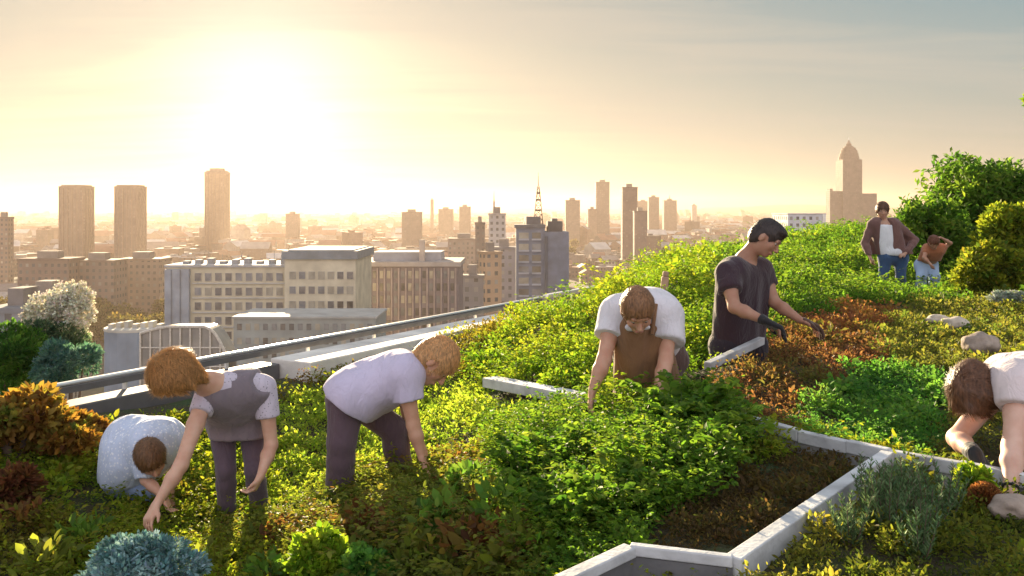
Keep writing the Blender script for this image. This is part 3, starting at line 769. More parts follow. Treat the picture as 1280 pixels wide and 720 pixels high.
G_BRIGHT = [(.10, .20, .015), (.17, .28, .02), (.26, .34, .03), (.33, .36, .04)]
G_MID = [(.045, .11, .015), (.08, .17, .02), (.13, .23, .025), (.2, .27, .03)]
G_DARK = [(.02, .05, .012), (.035, .08, .015), (.06, .12, .02), (.1, .14, .02)]
G_EMER = [(.045, .13, .03), (.07, .19, .035), (.11, .25, .045), (.18, .3, .055)]
BROWN = [(.07, .035, .02), (.16, .07, .04), (.21, .11, .05), (.13, .13, .035)]
RUST = [(.17, .055, .03), (.27, .1, .05), (.32, .16, .06), (.2, .17, .04)]
OLIVE = [(.085, .075, .025), (.12, .14, .03), (.2, .19, .04), (.1, .16, .03)]
MOSS = [(.045, .035, .015), (.085, .055, .025), (.12, .08, .03), (.06, .085, .02)]
YELL = [(.11, .13, .025), (.2, .2, .035), (.32, .28, .05), (.15, .2, .03)]
# name, polygon in photo pixels, palette, leaf/rad, aspect, height factor, density, leaves, mode
ZONES = [
 ('moss_bed', [(800, 690), (905, 700), (1108, 562), (1010, 545), (930, 560), (890, 600), (800, 640)], MOSS, .4, .5, .6, 1.0, 60, 'dome', 'brown-green moss and seedlings inside the white framed bed', 'moss'),
 ('sedum_mix', [(905, 740), (940, 690), (1030, 610), (1120, 575), (1110, 620), (1040, 660), (1080, 740)], YELL, .42, .55, 1.0, 1.0, 64, 'dome', 'yellow-green sedum cushions beside the white diagonal edging', 'sedum'),
 ('corner_cover', [(1035, 650), (1090, 570), (1200, 575), (1300, 590), (1300, 740), (1060, 740)], [(.05, .07, .015), (.1, .13, .02), (.18, .18, .025), (.06, .12, .025)], .42, .5, 1.0, 1.0, 64, 'dome', 'dark olive and green cover low in the corner bed under the bending woman', 'ground cover'),
 ('emerald_sedum', [(1070, 445), (1200, 455), (1190, 500), (1150, 562), (1050, 545), (995, 520), (1030, 480)], G_EMER, .4, .7, .9, 1.0, 62, 'dome', 'emerald green leafy patch behind the white frame', 'ground cover'),
 ('rust_sedum', [(985, 395), (1050, 378), (1125, 376), (1130, 392), (1080, 402), (1050, 420), (1005, 425)], RUST, .4, .5, .8, 1.0, 56, 'dome', 'rust-red sedum patch at the hands of the man with dark gloves', 'sedum'),
 ('brown_sedum', [(905, 450), (960, 412), (1000, 400), (1080, 405), (1120, 440), (1060, 455), (1040, 480), (990, 525), (930, 515), (880, 500), (860, 470)], BROWN, .36, .5, .85, 1.1, 56, 'dome', 'brown-red sedum mat between the gloved man and the emerald patch', 'sedum'),
 ('olive_sedum', [(1000, 425), (1120, 376), (1300, 370), (1300, 600), (1120, 560), (1200, 500), (1190, 450), (1080, 445), (1050, 420)], OLIVE, .38, .6, .8, 1.0, 56, 'dome', 'olive and yellow sedum mat around the boulder', 'sedum'),
 ('herb_bank', [(620, 530), (735, 490), (905, 478), (935, 520), (905, 590), (860, 640), (790, 690), (700, 720), (620, 640)], G_MID, .52, .6, 1.5, 1.0, 72, 'dome', 'tall lush herb bank in front of the man in the apron', 'herbs'),
 ('brown_strip', [(330, 470), (620, 385), (655, 395), (600, 430), (580, 470), (560, 440), (340, 500)], [(.12, .08, .02), (.2, .16, .025), (.2, .24, .03), (.15, .07, .02)], .36, .6, .9, 1.0, 56, 'dome', 'brown and olive strip of planting along the pale ledge', 'ground cover'),
 ('leafy_mound', [(575, 480), (600, 420), (650, 380), (740, 350), (890, 300), (900, 450), (740, 505), (700, 495)], [(.07, .15, .015), (.13, .23, .02), (.22, .3, .025), (.3, .32, .03)], .42, .65, 1.2, 1.0, 60, 'dome', 'lush green mound behind the man in the apron', 'ground cover'),
 ('hill_cover', [(860, 460), (890, 300), (1000, 280), (1140, 250), (1300, 250), (1300, 380), (1120, 376), (1000, 395), (960, 420)], G_MID, .42, .6, 1.1, 1.0, 56, 'dome', 'green planted slope rising towards the standing woman', 'ground cover'),
 ('brown_leafy', [(430, 600), (520, 590), (620, 560), (700, 600), (720, 740), (440, 740), (330, 660), (300, 690), (250, 640), (340, 640)], [(.06, .08, .018), (.12, .15, .025), (.19, .22, .035), (.17, .09, .03)], .6, .6, 1.2, 1.0, 60, 'dome', 'dark olive and brown leafy planting in front of the fair-haired gardener', 'ground cover'),
 ('bright_lawn', [(340, 620), (330, 480), (580, 440), (640, 480), (760, 500), (640, 540), (560, 570), (430, 600)], [(.16, .26, .03), (.25, .35, .04), (.34, .4, .05), (.2, .31, .035)], .38, .55, .75, 1.0, 58, 'dome', 'bright yellow-green leafy lawn around the fair-haired gardener', 'ground cover'),
 ('green_cover', None, [(.08, .15, .015), (.15, .22, .02), (.24, .28, .025), (.13, .11, .02)], .44, .65, .9, 1.0, 58, 'dome', 'mixed green and olive ground cover around the crouching child', 'ground cover'),
]
def scatter():
    pts = []
    for lo, hi in ((1.9, 3), (3, 4.5), (4.5, 6.5), (6.5, 9), (9, 13), (13, 19), (19, 27)):
        ym = (lo + hi) / 2; r = .028 + .0085 * ym; area = ((hi * .68 + 1.0) * 2 + (lo * .68 + 1.0) * 2) / 2 * (hi - lo)
        n = int(area / (1.15 * r) ** 2 * (1.35 if ym < 4.5 else 1.3 if ym < 9 else 1.0))
        y = lo + (hi - lo) * rng.random(n); x = (rng.random(n) * 2 - 1) * (.68 * y + .9)
        pts.append(np.stack([x, y, np.full(n, r)], 1))
    p = np.concatenate(pts)
    rdist = (p[:, 0] - RA.x) * rn.x + (p[:, 1] - RA.y) * rn.y
    p = p[(rdist > .62) | ((p[:, 1] < 5.0) & (rdist > .35))]
    z = surf(p[:, 0], p[:, 1], False); zp = surf(p[:, 0], p[:, 1])
    keep = (z - zp) < .03; p = p[keep]; z = z[keep]
    px = 640 + F * p[:, 0] / p[:, 1]; py = HOR - (z - CAMZ) * F / p[:, 1]
    # edgings stay clear
    for A_, B_, wd in EDGES:
        ab = np.array([B_[0] - A_[0], B_[1] - A_[1]]); t = np.clip(((p[:, 0] - A_[0]) * ab[0] + (p[:, 1] - A_[1]) * ab[1]) / (ab @ ab), 0, 1)
        dd = np.hypot(p[:, 0] - A_[0] - t * ab[0], p[:, 1] - A_[1] - t * ab[1]); k = dd > wd
        p, z, px, py = p[k], z[k], px[k], py[k]
    used = np.zeros(len(p), bool)
    wob = np.array([mnoise.noise(Vector((a * 1.6, b * 1.6, 0))) for a, b in p[:, :2]]); wob2 = np.array([mnoise.noise(Vector((a * 5.5, b * 5.5, 7))) for a, b in p[:, :2]])
    pxw = px + wob2 * 16; pyw = py + wob * 10
    for name, poly, pal, Ls, asp, hf, dens, nl, mode, label, cat in ZONES:
        ins = ~used if poly is None else (pip(pxw, pyw, poly) & ~used)
        used |= ins
        q = p[ins]; zz = z[ins]; w1 = wob[ins]; w2 = wob2[ins]
        if len(q) < 3: print('empty zone', name); continue
        lm = LeafMesh()
        rad = q[:, 2] * (1.0 + .35 * w2) * rng.uniform(.75, 1.3, len(q)) ; hgt = rad * 1.15 * hf * (1 + .5 * w1) * (np.interp(py[ins], [500, 560, 620, 700], [1.0, 1.15, .9, .7]) if name == 'herb_bank' else 1.0)
        C = np.stack([q[:, 0], q[:, 1], zz - .085 + .035 * w2 - .02], 1)
        tcol = .5 + .55 * w1 + .45 * w2 + rng.normal(0, .1, len(q))
        near = q[:, 1] < 6.5
        ffr = {'herb_bank': .75, 'brown_leafy': .5, 'leafy_mound': .3, 'hill_cover': .2, 'green_cover': .22, 'emerald_sedum': .15}.get(name, .0)
        isf = rng.random(len(q)) < ffr
        size = rng.choice([.62, .8, 1.0, 1.25], len(q), p=[.3, .3, .25, .15])
        for msk, fine in ((near, True), (~near, False)):
            for fr in (False, True):
                for sz in (.62, .8, 1.0, 1.25):
                    mm = msk & (isf == fr) & (size == sz)
                    if not mm.any(): continue
                    if fr: dome_leaves(lm, C[mm], rad[mm] * 1.7, hgt[mm] * 1.5 + .04, int(nl * 1.5), Ls * .46 * sz, asp * .8, pal, tcol[mm], fine, mode='frond')
                    else: dome_leaves(lm, C[mm], rad[mm], hgt[mm] + .03, int(nl / sz ** 1.3), Ls * .82 * sz, asp, pal, tcol[mm], fine, mode=mode)
        o = lm.build(name); tag(o, label, cat, kind='stuff')
        print('zone', name, len(q))

# ---- white edgings of the raised beds
white_edge = simple_mat('weathered_white_board', (.5, .51, .52), rough=.75, var=.35, scale=6, bump=.003, bscale=60)
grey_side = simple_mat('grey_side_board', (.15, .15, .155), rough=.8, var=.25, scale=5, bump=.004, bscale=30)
under_board = simple_mat('grey_lower_board', (.24, .235, .225), rough=.85, var=.45, scale=7, bump=.004, bscale=40)  # lower boards greyer and darker than the white boards above
EDGES = []
def beam(mb, a, b, w, h, sag=0):
    a, b = Vector(a), Vector(b); d = b - a; d2 = Vector((d.x, d.y)).normalized(); n = Vector((-d2.y, d2.x)) * w / 2
    T = [(a.x + n.x, a.y + n.y, a.z), (a.x - n.x, a.y - n.y, a.z), (b.x - n.x, b.y - n.y, b.z), (b.x + n.x, b.y + n.y, b.z)]
    Bt = [(x, y, z - h) for x, y, z in T]
    mb.face(T[::-1] if False else T); mb.face(Bt[::-1])
    for i in range(4):
        j = (i + 1) % 4; mb.face([T[i], Bt[i], Bt[j], T[j]])
def beds():
    zf = .81
    def Z(px, py): d = (CAMZ - zf) * F / (py - HOR); return P(px, py, d)
    c1, c2, c3, c4 = Z(916, 696), Z(1112, 562), Z(925, 515), Z(788, 681)
    t = empty('raised_bed', ((c1.x + c2.x) / 2, (c1.y + c2.y) / 2, 0)); tag(t, 'white framed raised bed edging with a diagonal board, around the brown moss', 'bed frame')
    off = t.location.copy()
    def loc(ps): return [p - off for p in ps]
    def edg(ps, **k):
        for a, b in zip(ps[:-1], ps[1:]):
            mb = MB(); beam(mb, a - off, b - off, k.get('w', .038), k.get('h', .05)); mb.build('edge_board', white_edge, t, bevel=.004, weld=True)
            if 'h' not in k:
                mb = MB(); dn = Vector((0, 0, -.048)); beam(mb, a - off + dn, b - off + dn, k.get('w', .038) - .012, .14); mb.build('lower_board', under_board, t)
            EDGES.append(((a.x, a.y), (b.x, b.y), k.get('w', .038) / 2 + .035))
    e = Vector((0, 0, .004))
    edg([c1, c2 + (c2 - c1).normalized() * -.025], w=.05, h=.131)
    edg([Z(1300, 597) + e, Z(1200, 577) + e]); edg([Z(1200, 577), c2]); edg([c2 + e, Z(1060, 551) + e]); edg([Z(1060, 551), Z(1000, 538)]); edg([Z(1000, 538) + e, Z(950, 524) + e]); edg([Z(950, 524), Z(905, 508)], w=.05)
    edg([c4 + e, c1 + e], w=.03, h=.03); edg([c4, Z(700, 722)], w=.045, h=.03)
    # side wall of the bed facing the camera
    mb = MB(); 
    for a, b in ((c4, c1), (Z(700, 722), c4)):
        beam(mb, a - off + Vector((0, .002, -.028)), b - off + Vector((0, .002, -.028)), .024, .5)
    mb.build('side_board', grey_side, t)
    d5 = empty('bed_edging', P(922, 436, 5.5)); d5.location.z = 0; tag(d5, 'short white board at the waist of the man in the dark T-shirt', 'edging')
    a, b = P(884, 453, 5.42), P(952, 421, 5.95)
    mb = MB(); beam(mb, a - d5.location, b - d5.location, .05, .05); mb.build('edge_board', white_edge, d5, bevel=.005, weld=True); EDGES.append(((a.x, a.y), (b.x, b.y), .07))
    d6 = empty('bed_edging', P(675, 482, 6.0)); d6.location.z = 0; tag(d6, 'flat white board lying in the green before the apron man', 'edging')
    a, b = P(612, 471, 6.5), P(738, 494, 5.6)
    mb = MB(); beam(mb, a - d6.location, b - d6.location, .13, .07); mb.build('edge_board', white_edge, d6, bevel=.005, weld=True); EDGES.append(((a.x, a.y), (b.x, b.y), .12))
beds()

# ---- ledge, rail and slatted fence along the roof edge
def roof_edge():
    def at(t, off, z): p = RA + rd * t + rn * off; return Vector((p.x, p.y, z))
    LEN = (RB - RA).length
    conc = simple_mat('pale_concrete', (.72, .68, .62), rough=.8, var=.28, scale=2.5, bump=.004, bscale=50)
    dark = simple_mat('shade_dark_coping', (.12, .115, .115), rough=.6, var=.2)  # dark tone stands in for the shadow band below the rail
    rail = simple_mat('brushed_rail', (.75, .74, .72), rough=.35, metal=.5, var=.1, scale=3)
    t = empty('parapet', at(3, .2, 0)); off = t.location.copy(); tag(t, 'pale concrete roof parapet ledge topped by a metal rail', 'parapet')
    mb = MB(); beam(mb, at(1.75, .34, .475) - off, at(LEN - .1, .34, .475) - off, .46, 1.0); mb.build('ledge', conc, t, bevel=.01, weld=True)
    mb = MB(); beam(mb, at(-.3, .12, .44) - off, at(1.74, .12, .44) - off, .22, .9); mb.build('low_ledge', dark, t, bevel=.01, weld=True)
    mb = MB(); beam(mb, at(-.2, .03, .537) - off, at(LEN + .3, .03, .54) - off, .045, .045); mb.build('dark_channel', dark, t)
    mb = MB(); beam(mb, at(-.25, 0, .565) - off, at(LEN + .45, 0, .565) - off, .05, .025); mb.build('rail', rail, t, bevel=.012, weld=True)
    k = 0
    for s in np.arange(0.4, LEN, .95):
        mb = MB(); mb.tube(at(s, .02, .1) - off, at(s, .02, .53) - off, .018, n=8); mb.build('post', rail, t)
    f = empty('slatted_fence', at(LEN + 2, 0, 0)); off = f.location.copy(); tag(f, 'grey slatted roof fence standing in the green past the rail end', 'fence')
    mb = MB(); beam(mb, at(LEN + .5, 0, .58) - off, at(LEN + 5.2, 0, .58) - off, .09, .06); mb.build('top_rail', rail, f, bevel=.01, weld=True)
    gs = simple_mat('aged_slat', (.2, .17, .13), rough=.8)
    for s in np.arange(LEN + .6, LEN + 5.1, .2):
        mb = MB(); a = at(s, 0, .52) - off; mb.box(a.x - .03, a.x + .03, a.y - .02, a.y + .02, -.1, .519); mb.build('slat', gs, f)
roof_edge()
scatter()

# ---- shrubs, bushes and trees as things of their own
bark = simple_mat('bark', (.12, .085, .06), rough=.9, var=.3, scale=20, bump=.01, bscale=30)
def lumpy(n, R_, seed, lobes=14, inner=.35, bottom=-.5):
    """points through the volume of a lumpy crown with unit radii R_"""
    r = np.random.default_rng(seed)
    lc = unit(r.normal(0, 1, (lobes, 3))); lc[:, 2] = np.maximum(lc[:, 2], bottom); lc *= r.uniform(.45, .72, (lobes, 1)); lr = r.uniform(.26, .46, lobes)
    k = r.integers(0, lobes, n); o = unit(r.normal(0, 1, (n, 3))); q = lc[k] + o * (lr[k] * r.uniform(inner, 1, n) ** .5)[:, None]
    return q * np.array(R_), o
def shrub(name, px, py, d, R_, pal, label, cat='shrub', n=6000, Ls=.04, asp=.6, seed=1, stem=True, group=None, fine=None, lobes=14, base=None, tone=None, mat=None, bottom=-.5, upb=.3, stems=5):
    c = P(px, py, d); bz = base if base is not None else S1(c.x, c.y) - .11
    t = empty(name, (c.x, c.y, bz)); tag(t, label, cat, group)
    q, o = lumpy(n, R_, seed, lobes, bottom=bottom)
    q = q + [0, 0, c.z - bz]
    q = q[q[:, 2] > .01] if True else q; o = o[:len(q)]; n = len(q)
    lm = LeafMesh()
    dv = unit(o + rng.normal(0, .5, (n, 3)) + [0, 0, upb]); nv = unit(rng.normal(0, .6, (n, 3)) + [0, 0, .8] + .5 * o)
    tc_ = .5 + .35 * np.array([mnoise.noise(Vector(v * 3.0 / max(R_))) for v in q[:, :3].tolist() for v in [np.array(v)]]) * 2 + rng.normal(0, .15, n)
    V, Fc = leaf_arrays(q, dv, nv, Ls * rng.uniform(.6, 1.3, n), np.full(n, asp), (d < 6) if fine is None else fine)
    lm.add(V, Fc, palette_cols(pal, n, tc_))
    lm.build('foliage', t, mat)
    if stem:
        mb = MB(); hz = c.z - bz
        for i in range(stems):
            a = i * 2.4 + seed; e = Vector((math.cos(a) * R_[0] * .45, math.sin(a) * R_[1] * .45, hz * .95 + R_[2] * .2)); m_ = e * .5 + Vector((0, 0, hz * .12))
            mb.tube((e.x * .05, e.y * .05, -.05), m_, .02 + R_[0] * .03, .014 + R_[0] * .02, 6); mb.tube(m_, e, .014 + R_[0] * .02, .005, 6)
        mb.build('stem', bark, t)
    return t
BLUE = [(.07, .15, .15), (.12, .24, .24), (.22, .36, .36), (.36, .5, .5)]
WHITE = [(.35, .33, .22), (.6, .58, .45), (.75, .73, .62), (.82, .8, .7)]
ORG = [(.1, .04, .015), (.2, .1, .02), (.27, .17, .04), (.13, .16, .03)]
shrub('low_shrub', 182, 706, 3.45, (.25, .19, .13), BLUE, 'blue-green frosted shrub under the bending woman\'s hand', n=9000, Ls=.022, asp=.55, seed=3, lobes=22, mat=PALE)
shrub('low_shrub', 395, 705, 3.45, (.14, .13, .12), G_BRIGHT, 'small light-green rounded herb clump at the lower edge, paler one of two', n=3600, Ls=.03, asp=.8, seed=4)
shrub('low_shrub', 462, 712, 3.4, (.12, .12, .11), G_EMER, 'small deep-green rounded herb clump beside the pale one', n=3000, Ls=.03, asp=.8, seed=5)
shrub('orange_bush', 18, 532, 5.0, (.34, .26, .19), ORG, 'orange and brown leaved bush at the picture edge by the rail end', n=6000, Ls=.05, asp=.6, seed=6, lobes=20)
shrub('orange_bush', 96, 540, 5.1, (.26, .25, .11), ORG, 'orange-leaved bush nearer the crouching child, next to its larger mate', n=5000, Ls=.05, asp=.6, seed=7, lobes=18)
shrub('low_shrub', 18, 612, 4.4, (.13, .13, .13), [(.08, .03, .02), (.16, .06, .03), (.1, .1, .02)], 'dark red-brown leaved plant low at the picture edge', n=2200, Ls=.05, asp=.45, seed=8)
# big hedge trees and the golden bush
HEDGE = [(.03, .08, .012), (.06, .13, .018), (.1, .19, .025), (.17, .25, .03)]
shrub('clipped_tree', 1222, 300, 16.5, (1.35, 1.2, 1.85), HEDGE, 'large dense dark green tree behind the bending child, rounder of the two', 'tree', n=26000, Ls=.13, asp=.4, seed=11, lobes=46, bottom=-.9, group=None)
shrub('clipped_tree', 1306, 300, 15.6, (1.0, 1.0, 1.45), HEDGE, 'dark green tree cut by the picture edge behind the golden bush', 'tree', n=22000, Ls=.13, asp=.4, seed=12, lobes=46, bottom=-.9)
shrub('dark_shrub', 1160, 305, 15.2, (.75, .6, .95), HEDGE, 'low dark shrub between the standing woman and the large tree', n=9000, Ls=.1, asp=.5, seed=13, lobes=24, bottom=-.9)
shrub('golden_bush', 1262, 292, 11.8, (.42, .45, .46), [(.07, .12, .015), (.13, .19, .02), (.3, .32, .03), (.1, .16, .02)], 'golden-yellow leaved bush glowing in the sun', n=9000, Ls=.07, asp=.6, seed=14, lobes=26, bottom=-.9)
shrub('green_bush', 1240, 338, 11.4, (.5, .4, .36), [(.06, .1, .015), (.13, .17, .02), (.26, .26, .03), (.08, .14, .02)], 'low green-yellow bush at the foot of the golden one', n=8000, Ls=.07, asp=.6, seed=15, lobes=22, bottom=-.9)
shrub('silver_plant', 1262, 371, 9.9, (.26, .2, .06), [(.2, .26, .2), (.34, .4, .34), (.48, .52, .45)], 'flat silvery blue-grey cushion plant under the golden bush', n=2500, Ls=.035, asp=.5, seed=16, stem=False, mat=PALE)
shrub('tree', 1352, 128, 9.2, (.62, .6, .7), G_BRIGHT, 'sunlit tree whose leaf tips reach in at the upper picture edge', 'tree', n=7000, Ls=.09, asp=.5, seed=17, lobes=20, base=S1(P(1352, 128, 9.2).x, 9.2) - .1, stems=3)
shrub('leafy_plant', 1216, 602, 3.02, (.055, .05, .045), G_BRIGHT, 'bright green lettuce-like seedling under the gloved hand', 'seedling', n=700, Ls=.03, asp=.8, seed=18, stem=False)
# planting beyond the rail on the lower terrace
mb = MB(); q_ = [RA + rd * -6 + rn * -.14, RA + rd * 2.6 + rn * -.14, RA + rd * 2.6 + rn * -5, RA + rd * -6 + rn * -5]
mb.prism([(p.x, p.y) for p in q_][::-1], -1.6, -1.2, (.3, .3, .3)); tag(mb.build('terrace', PLAIN), 'lower roof terrace beyond the rail', 'terrace', kind='structure')
TB = -1.2
shrub('dome_bush', 18, 447, 7.6, (.29, .3, .34), [(.02, .06, .015), (.05, .12, .02), (.1, .2, .03)], 'dark green dome-shaped bush beyond the rail at the picture edge', n=6000, Ls=.045, asp=.5, seed=21, lobes=26, base=TB, bottom=-.9)
shrub('blue_bush', 82, 455, 7.4, (.3, .26, .2), [(.04, .1, .09), (.08, .16, .15), (.13, .22, .22)], 'soft blue-green bush beyond the rail under the white blossom', n=6000, Ls=.04, asp=.4, seed=22, base=TB)
shrub('grey_bush', 60, 425, 8.3, (.34, .26, .22), [(.05, .09, .06), (.1, .15, .1), (.16, .2, .13)], 'grey-green bush behind the blue-green one beyond the rail', n=5000, Ls=.045, asp=.4, seed=23, base=TB)
def blossom():
    c = P(76, 400, 8.6); t = empty('blossom_tree', (c.x, c.y, TB)); tag(t, 'small tree with puffy white blossom balls beyond the rail', 'tree')
    k = 0
    for px, py, r in ((55, 388, .15), (43, 396, .11), (84, 376, .16), (98, 372, .12), (100, 392, .12), (88, 408, .15), (96, 422, .1), (62, 408, .11), (72, 384, .1)):
        p = P(px, py, 8.6 + random.uniform(-.1, .1)) - t.location
        n = 1500; o = unit(rng.normal(0, 1, (n, 3))); q = np.array(p) + o * (r * rng.uniform(.5, 1.05, n) ** .5)[:, None] * (1 + .12 * np.sin(o * 9).sum(1))[:, None]
        lm = LeafMesh(); V, Fc = leaf_arrays(q, unit(o + rng.normal(0, .5, (n, 3))), unit(rng.normal(0, 1, (n, 3))), np.full(n, .028), np.full(n, .8), False)
        lm.add(V, Fc, palette_cols(WHITE, n)); lm.build('blossom', t, PALE)
    mb = MB(); mb.tube((0, 0, 0), (0, 0, 1.4), .035, .025)
    for px, py in ((55, 388), (84, 376), (98, 390), (88, 410)):
        p = P(px, py, 8.6) - t.location; mb.tube((0, 0, 1.35), p, .018, .006, 6)
    mb.build('trunk', bark, t)
blossom()

def herbs():
    spots = ((852, 548, 4.0, .24), (885, 540, 4.05, .22), (903, 572, 3.75, .2), (822, 566, 3.85, .2), (782, 578, 3.85, .17), (742, 578, 3.95, .18), (700, 585, 3.9, .2), (858, 606, 3.4, .2), (812, 622, 3.3, .2), (765, 645, 3.12, .2), (664, 604, 3.85, .2), (715, 640, 3.3, .2))
    for i, (px, py, d, h) in enumerate(spots):
        c = P(px, py, d); z = S1(c.x, c.y) - .1; t = empty('leafy_herb', (c.x, c.y, z), 0); tag(t, 'tall leafy celery-like herb with arching stems in the lush bank', 'herb', 'tall leafy herbs in the lush bank')
        h *= 1.3; m = 5; C = np.array([[random.uniform(-.03, .03), random.uniform(-.03, .03), 0] for _ in range(m)]); lm = LeafMesh()
        dome_leaves(lm, C, np.full(m, h * .6) * rng.uniform(.6, 1.1, m), np.full(m, h * .95) * rng.uniform(.7, 1.1, m), 200, .33, .62, [(.04, .1, .015), (.08, .17, .02), (.15, .25, .03), (.26, .33, .05)], rng.uniform(.25, .75, m), True, mode='frond')
        lm.build('foliage', t)
        mb = MB()
        for j in range(9):
            a = j / 9 * 6.283 + i; mb.tube((0, 0, 0), (math.cos(a) * h * .3, math.sin(a) * h * .3, h * .75), .004, .002, 5, (.1, .18, .04))
        mb.build('stem', bpy.data.materials.get('herb_stem') or simple_mat('herb_stem', (.1, .17, .04)), t)
herbs()
def broadleaf():
    R1 = [(.1, .04, .02), (.17, .08, .03), (.13, .15, .03)]; O1 = [(.08, .1, .02), (.16, .19, .03), (.26, .27, .05)]; G1 = [(.04, .1, .02), (.09, .18, .03), (.16, .26, .05)]
    rows = ((520, 690, 3.45, .13, O1, 'olive'), (598, 672, 3.4, .15, R1, 'russet'), (335, 688, 3.6, .12, G1, 'green'), (560, 640, 3.7, .14, G1, 'green'), (655, 690, 3.15, .15, O1, 'olive'), (55, 685, 3.8, .14, O1, 'olive'),
            (105, 640, 4.15, .12, G1, 'green'), (250, 668, 3.85, .1, O1, 'olive'), (460, 640, 3.9, .12, R1, 'russet'), (505, 600, 4.4, .12, O1, 'olive'), (620, 640, 3.6, .15, G1, 'green'), (30, 640, 4.2, .12, R1, 'russet'), (575, 610, 4.2, .13, G1, 'green'), (350, 640, 4.1, .11, R1, 'russet'))
    for i, (px, py, d, h, pal, cn) in enumerate(rows):
        c = P(px, py, d); z = S1(c.x, c.y) - .08; t = empty('broad_leaved_plant', (c.x, c.y, z)); tag(t, f'{cn} broad-leaved plant rising above the low cover in front of the gardeners', 'plant', f'{cn} broad-leaved plants before the gardeners')
        lm = LeafMesh(); C = np.array([[random.uniform(-.04, .04), random.uniform(-.04, .04), 0.01] for _ in range(3)])
        dome_leaves(lm, C, np.full(3, h * .8), np.full(3, h * 1.15), 26, .5, .6, pal, rng.uniform(.2, .8, 3), True, upb=1.2, low=.2)
        lm.build('foliage', t)
broadleaf()
def rosemary():
    for i, (px, py, d, h) in enumerate(((1085, 640, 2.78, .2), (1112, 655, 2.68, .22), (1135, 632, 2.82, .2), (1160, 650, 2.7, .19), (1098, 612, 2.95, .17), (1128, 605, 3.0, .15), (1182, 628, 2.85, .17), (1150, 690, 2.5, .16), (1062, 668, 2.62, .15))):
        c = P(px, py, d); z = S1(c.x, c.y) - .09; t = empty('rosemary', (c.x, c.y, z)); tag(t, 'upright grey-green rosemary clump in the corner bed', 'herb', 'rosemary clumps in the corner bed')
        lm = LeafMesh(); mb = MB(); ns = 9
        for j in range(ns):
            a = j * 2.4 + i; tilt = .12 + .4 * random.random(); tip = Vector((math.cos(a) * tilt * h, math.sin(a) * tilt * h, h * random.uniform(.75, 1.15)))
            mb.tube((tip.x * .15, tip.y * .15, 0), tip, .0022, .001, 4)
            n = 75; s_ = rng.uniform(.12, 1.0, n); pos = np.array(tip)[None] * (s_[:, None]) + np.array([tip.x * .15, tip.y * .15, 0])[None] * (1 - s_[:, None])
            a2 = rng.random(n) * 6.28; dv = unit(np.stack([np.cos(a2), np.sin(a2), .9 + .5 * rng.random(n)], 1))
            V, Fc = leaf_arrays(pos, dv, unit(rng.normal(0, 1, (n, 3))), .026 * rng.uniform(.7, 1.2, n) * (1.15 - .4 * s_), np.full(n, .17), False)
            lm.add(V, Fc, palette_cols([(.07, .14, .05), (.13, .22, .09), (.22, .32, .15)], n))
        lm.build('foliage', t, PALE); mb.build('stem', bark, t)
rosemary()

# ---- stones, flower
stone = simple_mat('pale_stone', (.5, .43, .35), rough=.85, var=.2, scale=14, bump=.006, bscale=50)
stoneg = simple_mat('grey_stone', (.34, .27, .22), rough=.85, var=.25, scale=14, bump=.006, bscale=50)
def rock(name, px, py, d, R_, label, mat, seed, sink=.25):
    import bmesh
    c = P(px, py, d); bm = bmesh.new(); bmesh.ops.create_icosphere(bm, subdivisions=4, radius=1)
    for v in bm.verts:
        n = mnoise.noise(v.co * 1.3 + Vector((seed, 0, 0))) * .28 + mnoise.noise(v.co * 3.5 + Vector((0, seed, 0))) * .07
        v.co *= 1 + n
        v.co = Vector((v.co.x * R_[0], v.co.y * R_[1], v.co.z * R_[2]))
    me = bpy.data.meshes.new(name); bm.to_mesh(me); bm.free(); me.polygons.foreach_set('use_smooth', [True] * len(me.polygons))
    tag(link_mesh(name, me, mat, None, c), label, 'stone')
rock('boulder', 1225, 430, 6.6, (.135, .11, .085), 'rounded pinkish-grey boulder in the olive sedum', stoneg, 1)
rock('stone', 1172, 399, 8.2, (.10, .08, .05), 'whitish rugged stone in the sedum above the boulder, smaller one', stone, 2)
rock('stone', 1195, 404, 8.0, (.12, .09, .06), 'whitish rugged stone in the sedum above the boulder, larger one', stone, 3)
rock('stone', 578, 580, 4.95, (.10, .06, .035), 'flat pale stone at the fair-haired gardener\'s fingertips', stone, 4)
rock('stone', 1264, 634, 2.85, (.07, .06, .04), 'smooth grey stone by the round orange flower', stoneg, 5)
rock('stone', 982, 386, 7.6, (.05, .05, .03), 'small tan stone by the far hand of the gloved man', stone, 6)
def ball_flower():
    c = P(1231, 622, 2.92); r = .05; t = empty('ball_flower', (c.x, c.y, c.z - .14)); tag(t, 'round shaggy orange-brown flower head', 'flower')
    n = 2200; o = unit(rng.normal(0, 1, (n, 3))); lm = LeafMesh()
    V, Fc = leaf_arrays(o * r * .7 + [0, 0, .14], unit(o + rng.normal(0, .25, (n, 3))), unit(rng.normal(0, 1, (n, 3))), np.full(n, r * .42), np.full(n, .35), True)
    lm.add(V, Fc, palette_cols([(.14, .06, .03), (.28, .11, .05), (.38, .18, .08)], n)); lm.build('flower_head', t)
    mb = MB(); mb.tube((0, 0, -.02), (0, 0, .11), .006); mb.build('stem', simple_mat('green_stem', (.08, .14, .03)), t)
ball_flower()
def stake():
    c = P(831, 352, 8.6); mb = MB(); mb.box(-.035, .035, -.03, .03, -.5, .05); mb.box(-.028, .028, -.025, .025, .0501, .1)
    o = mb.build('stake', simple_mat('tan_wood', (.4, .25, .17), rough=.8), bevel=.012, weld=True); o.location = c; o.rotation_euler = (0, R(6), 0); tag(o, 'blunt tan wooden stake standing in the mound behind the apron man', 'stake')
stake()

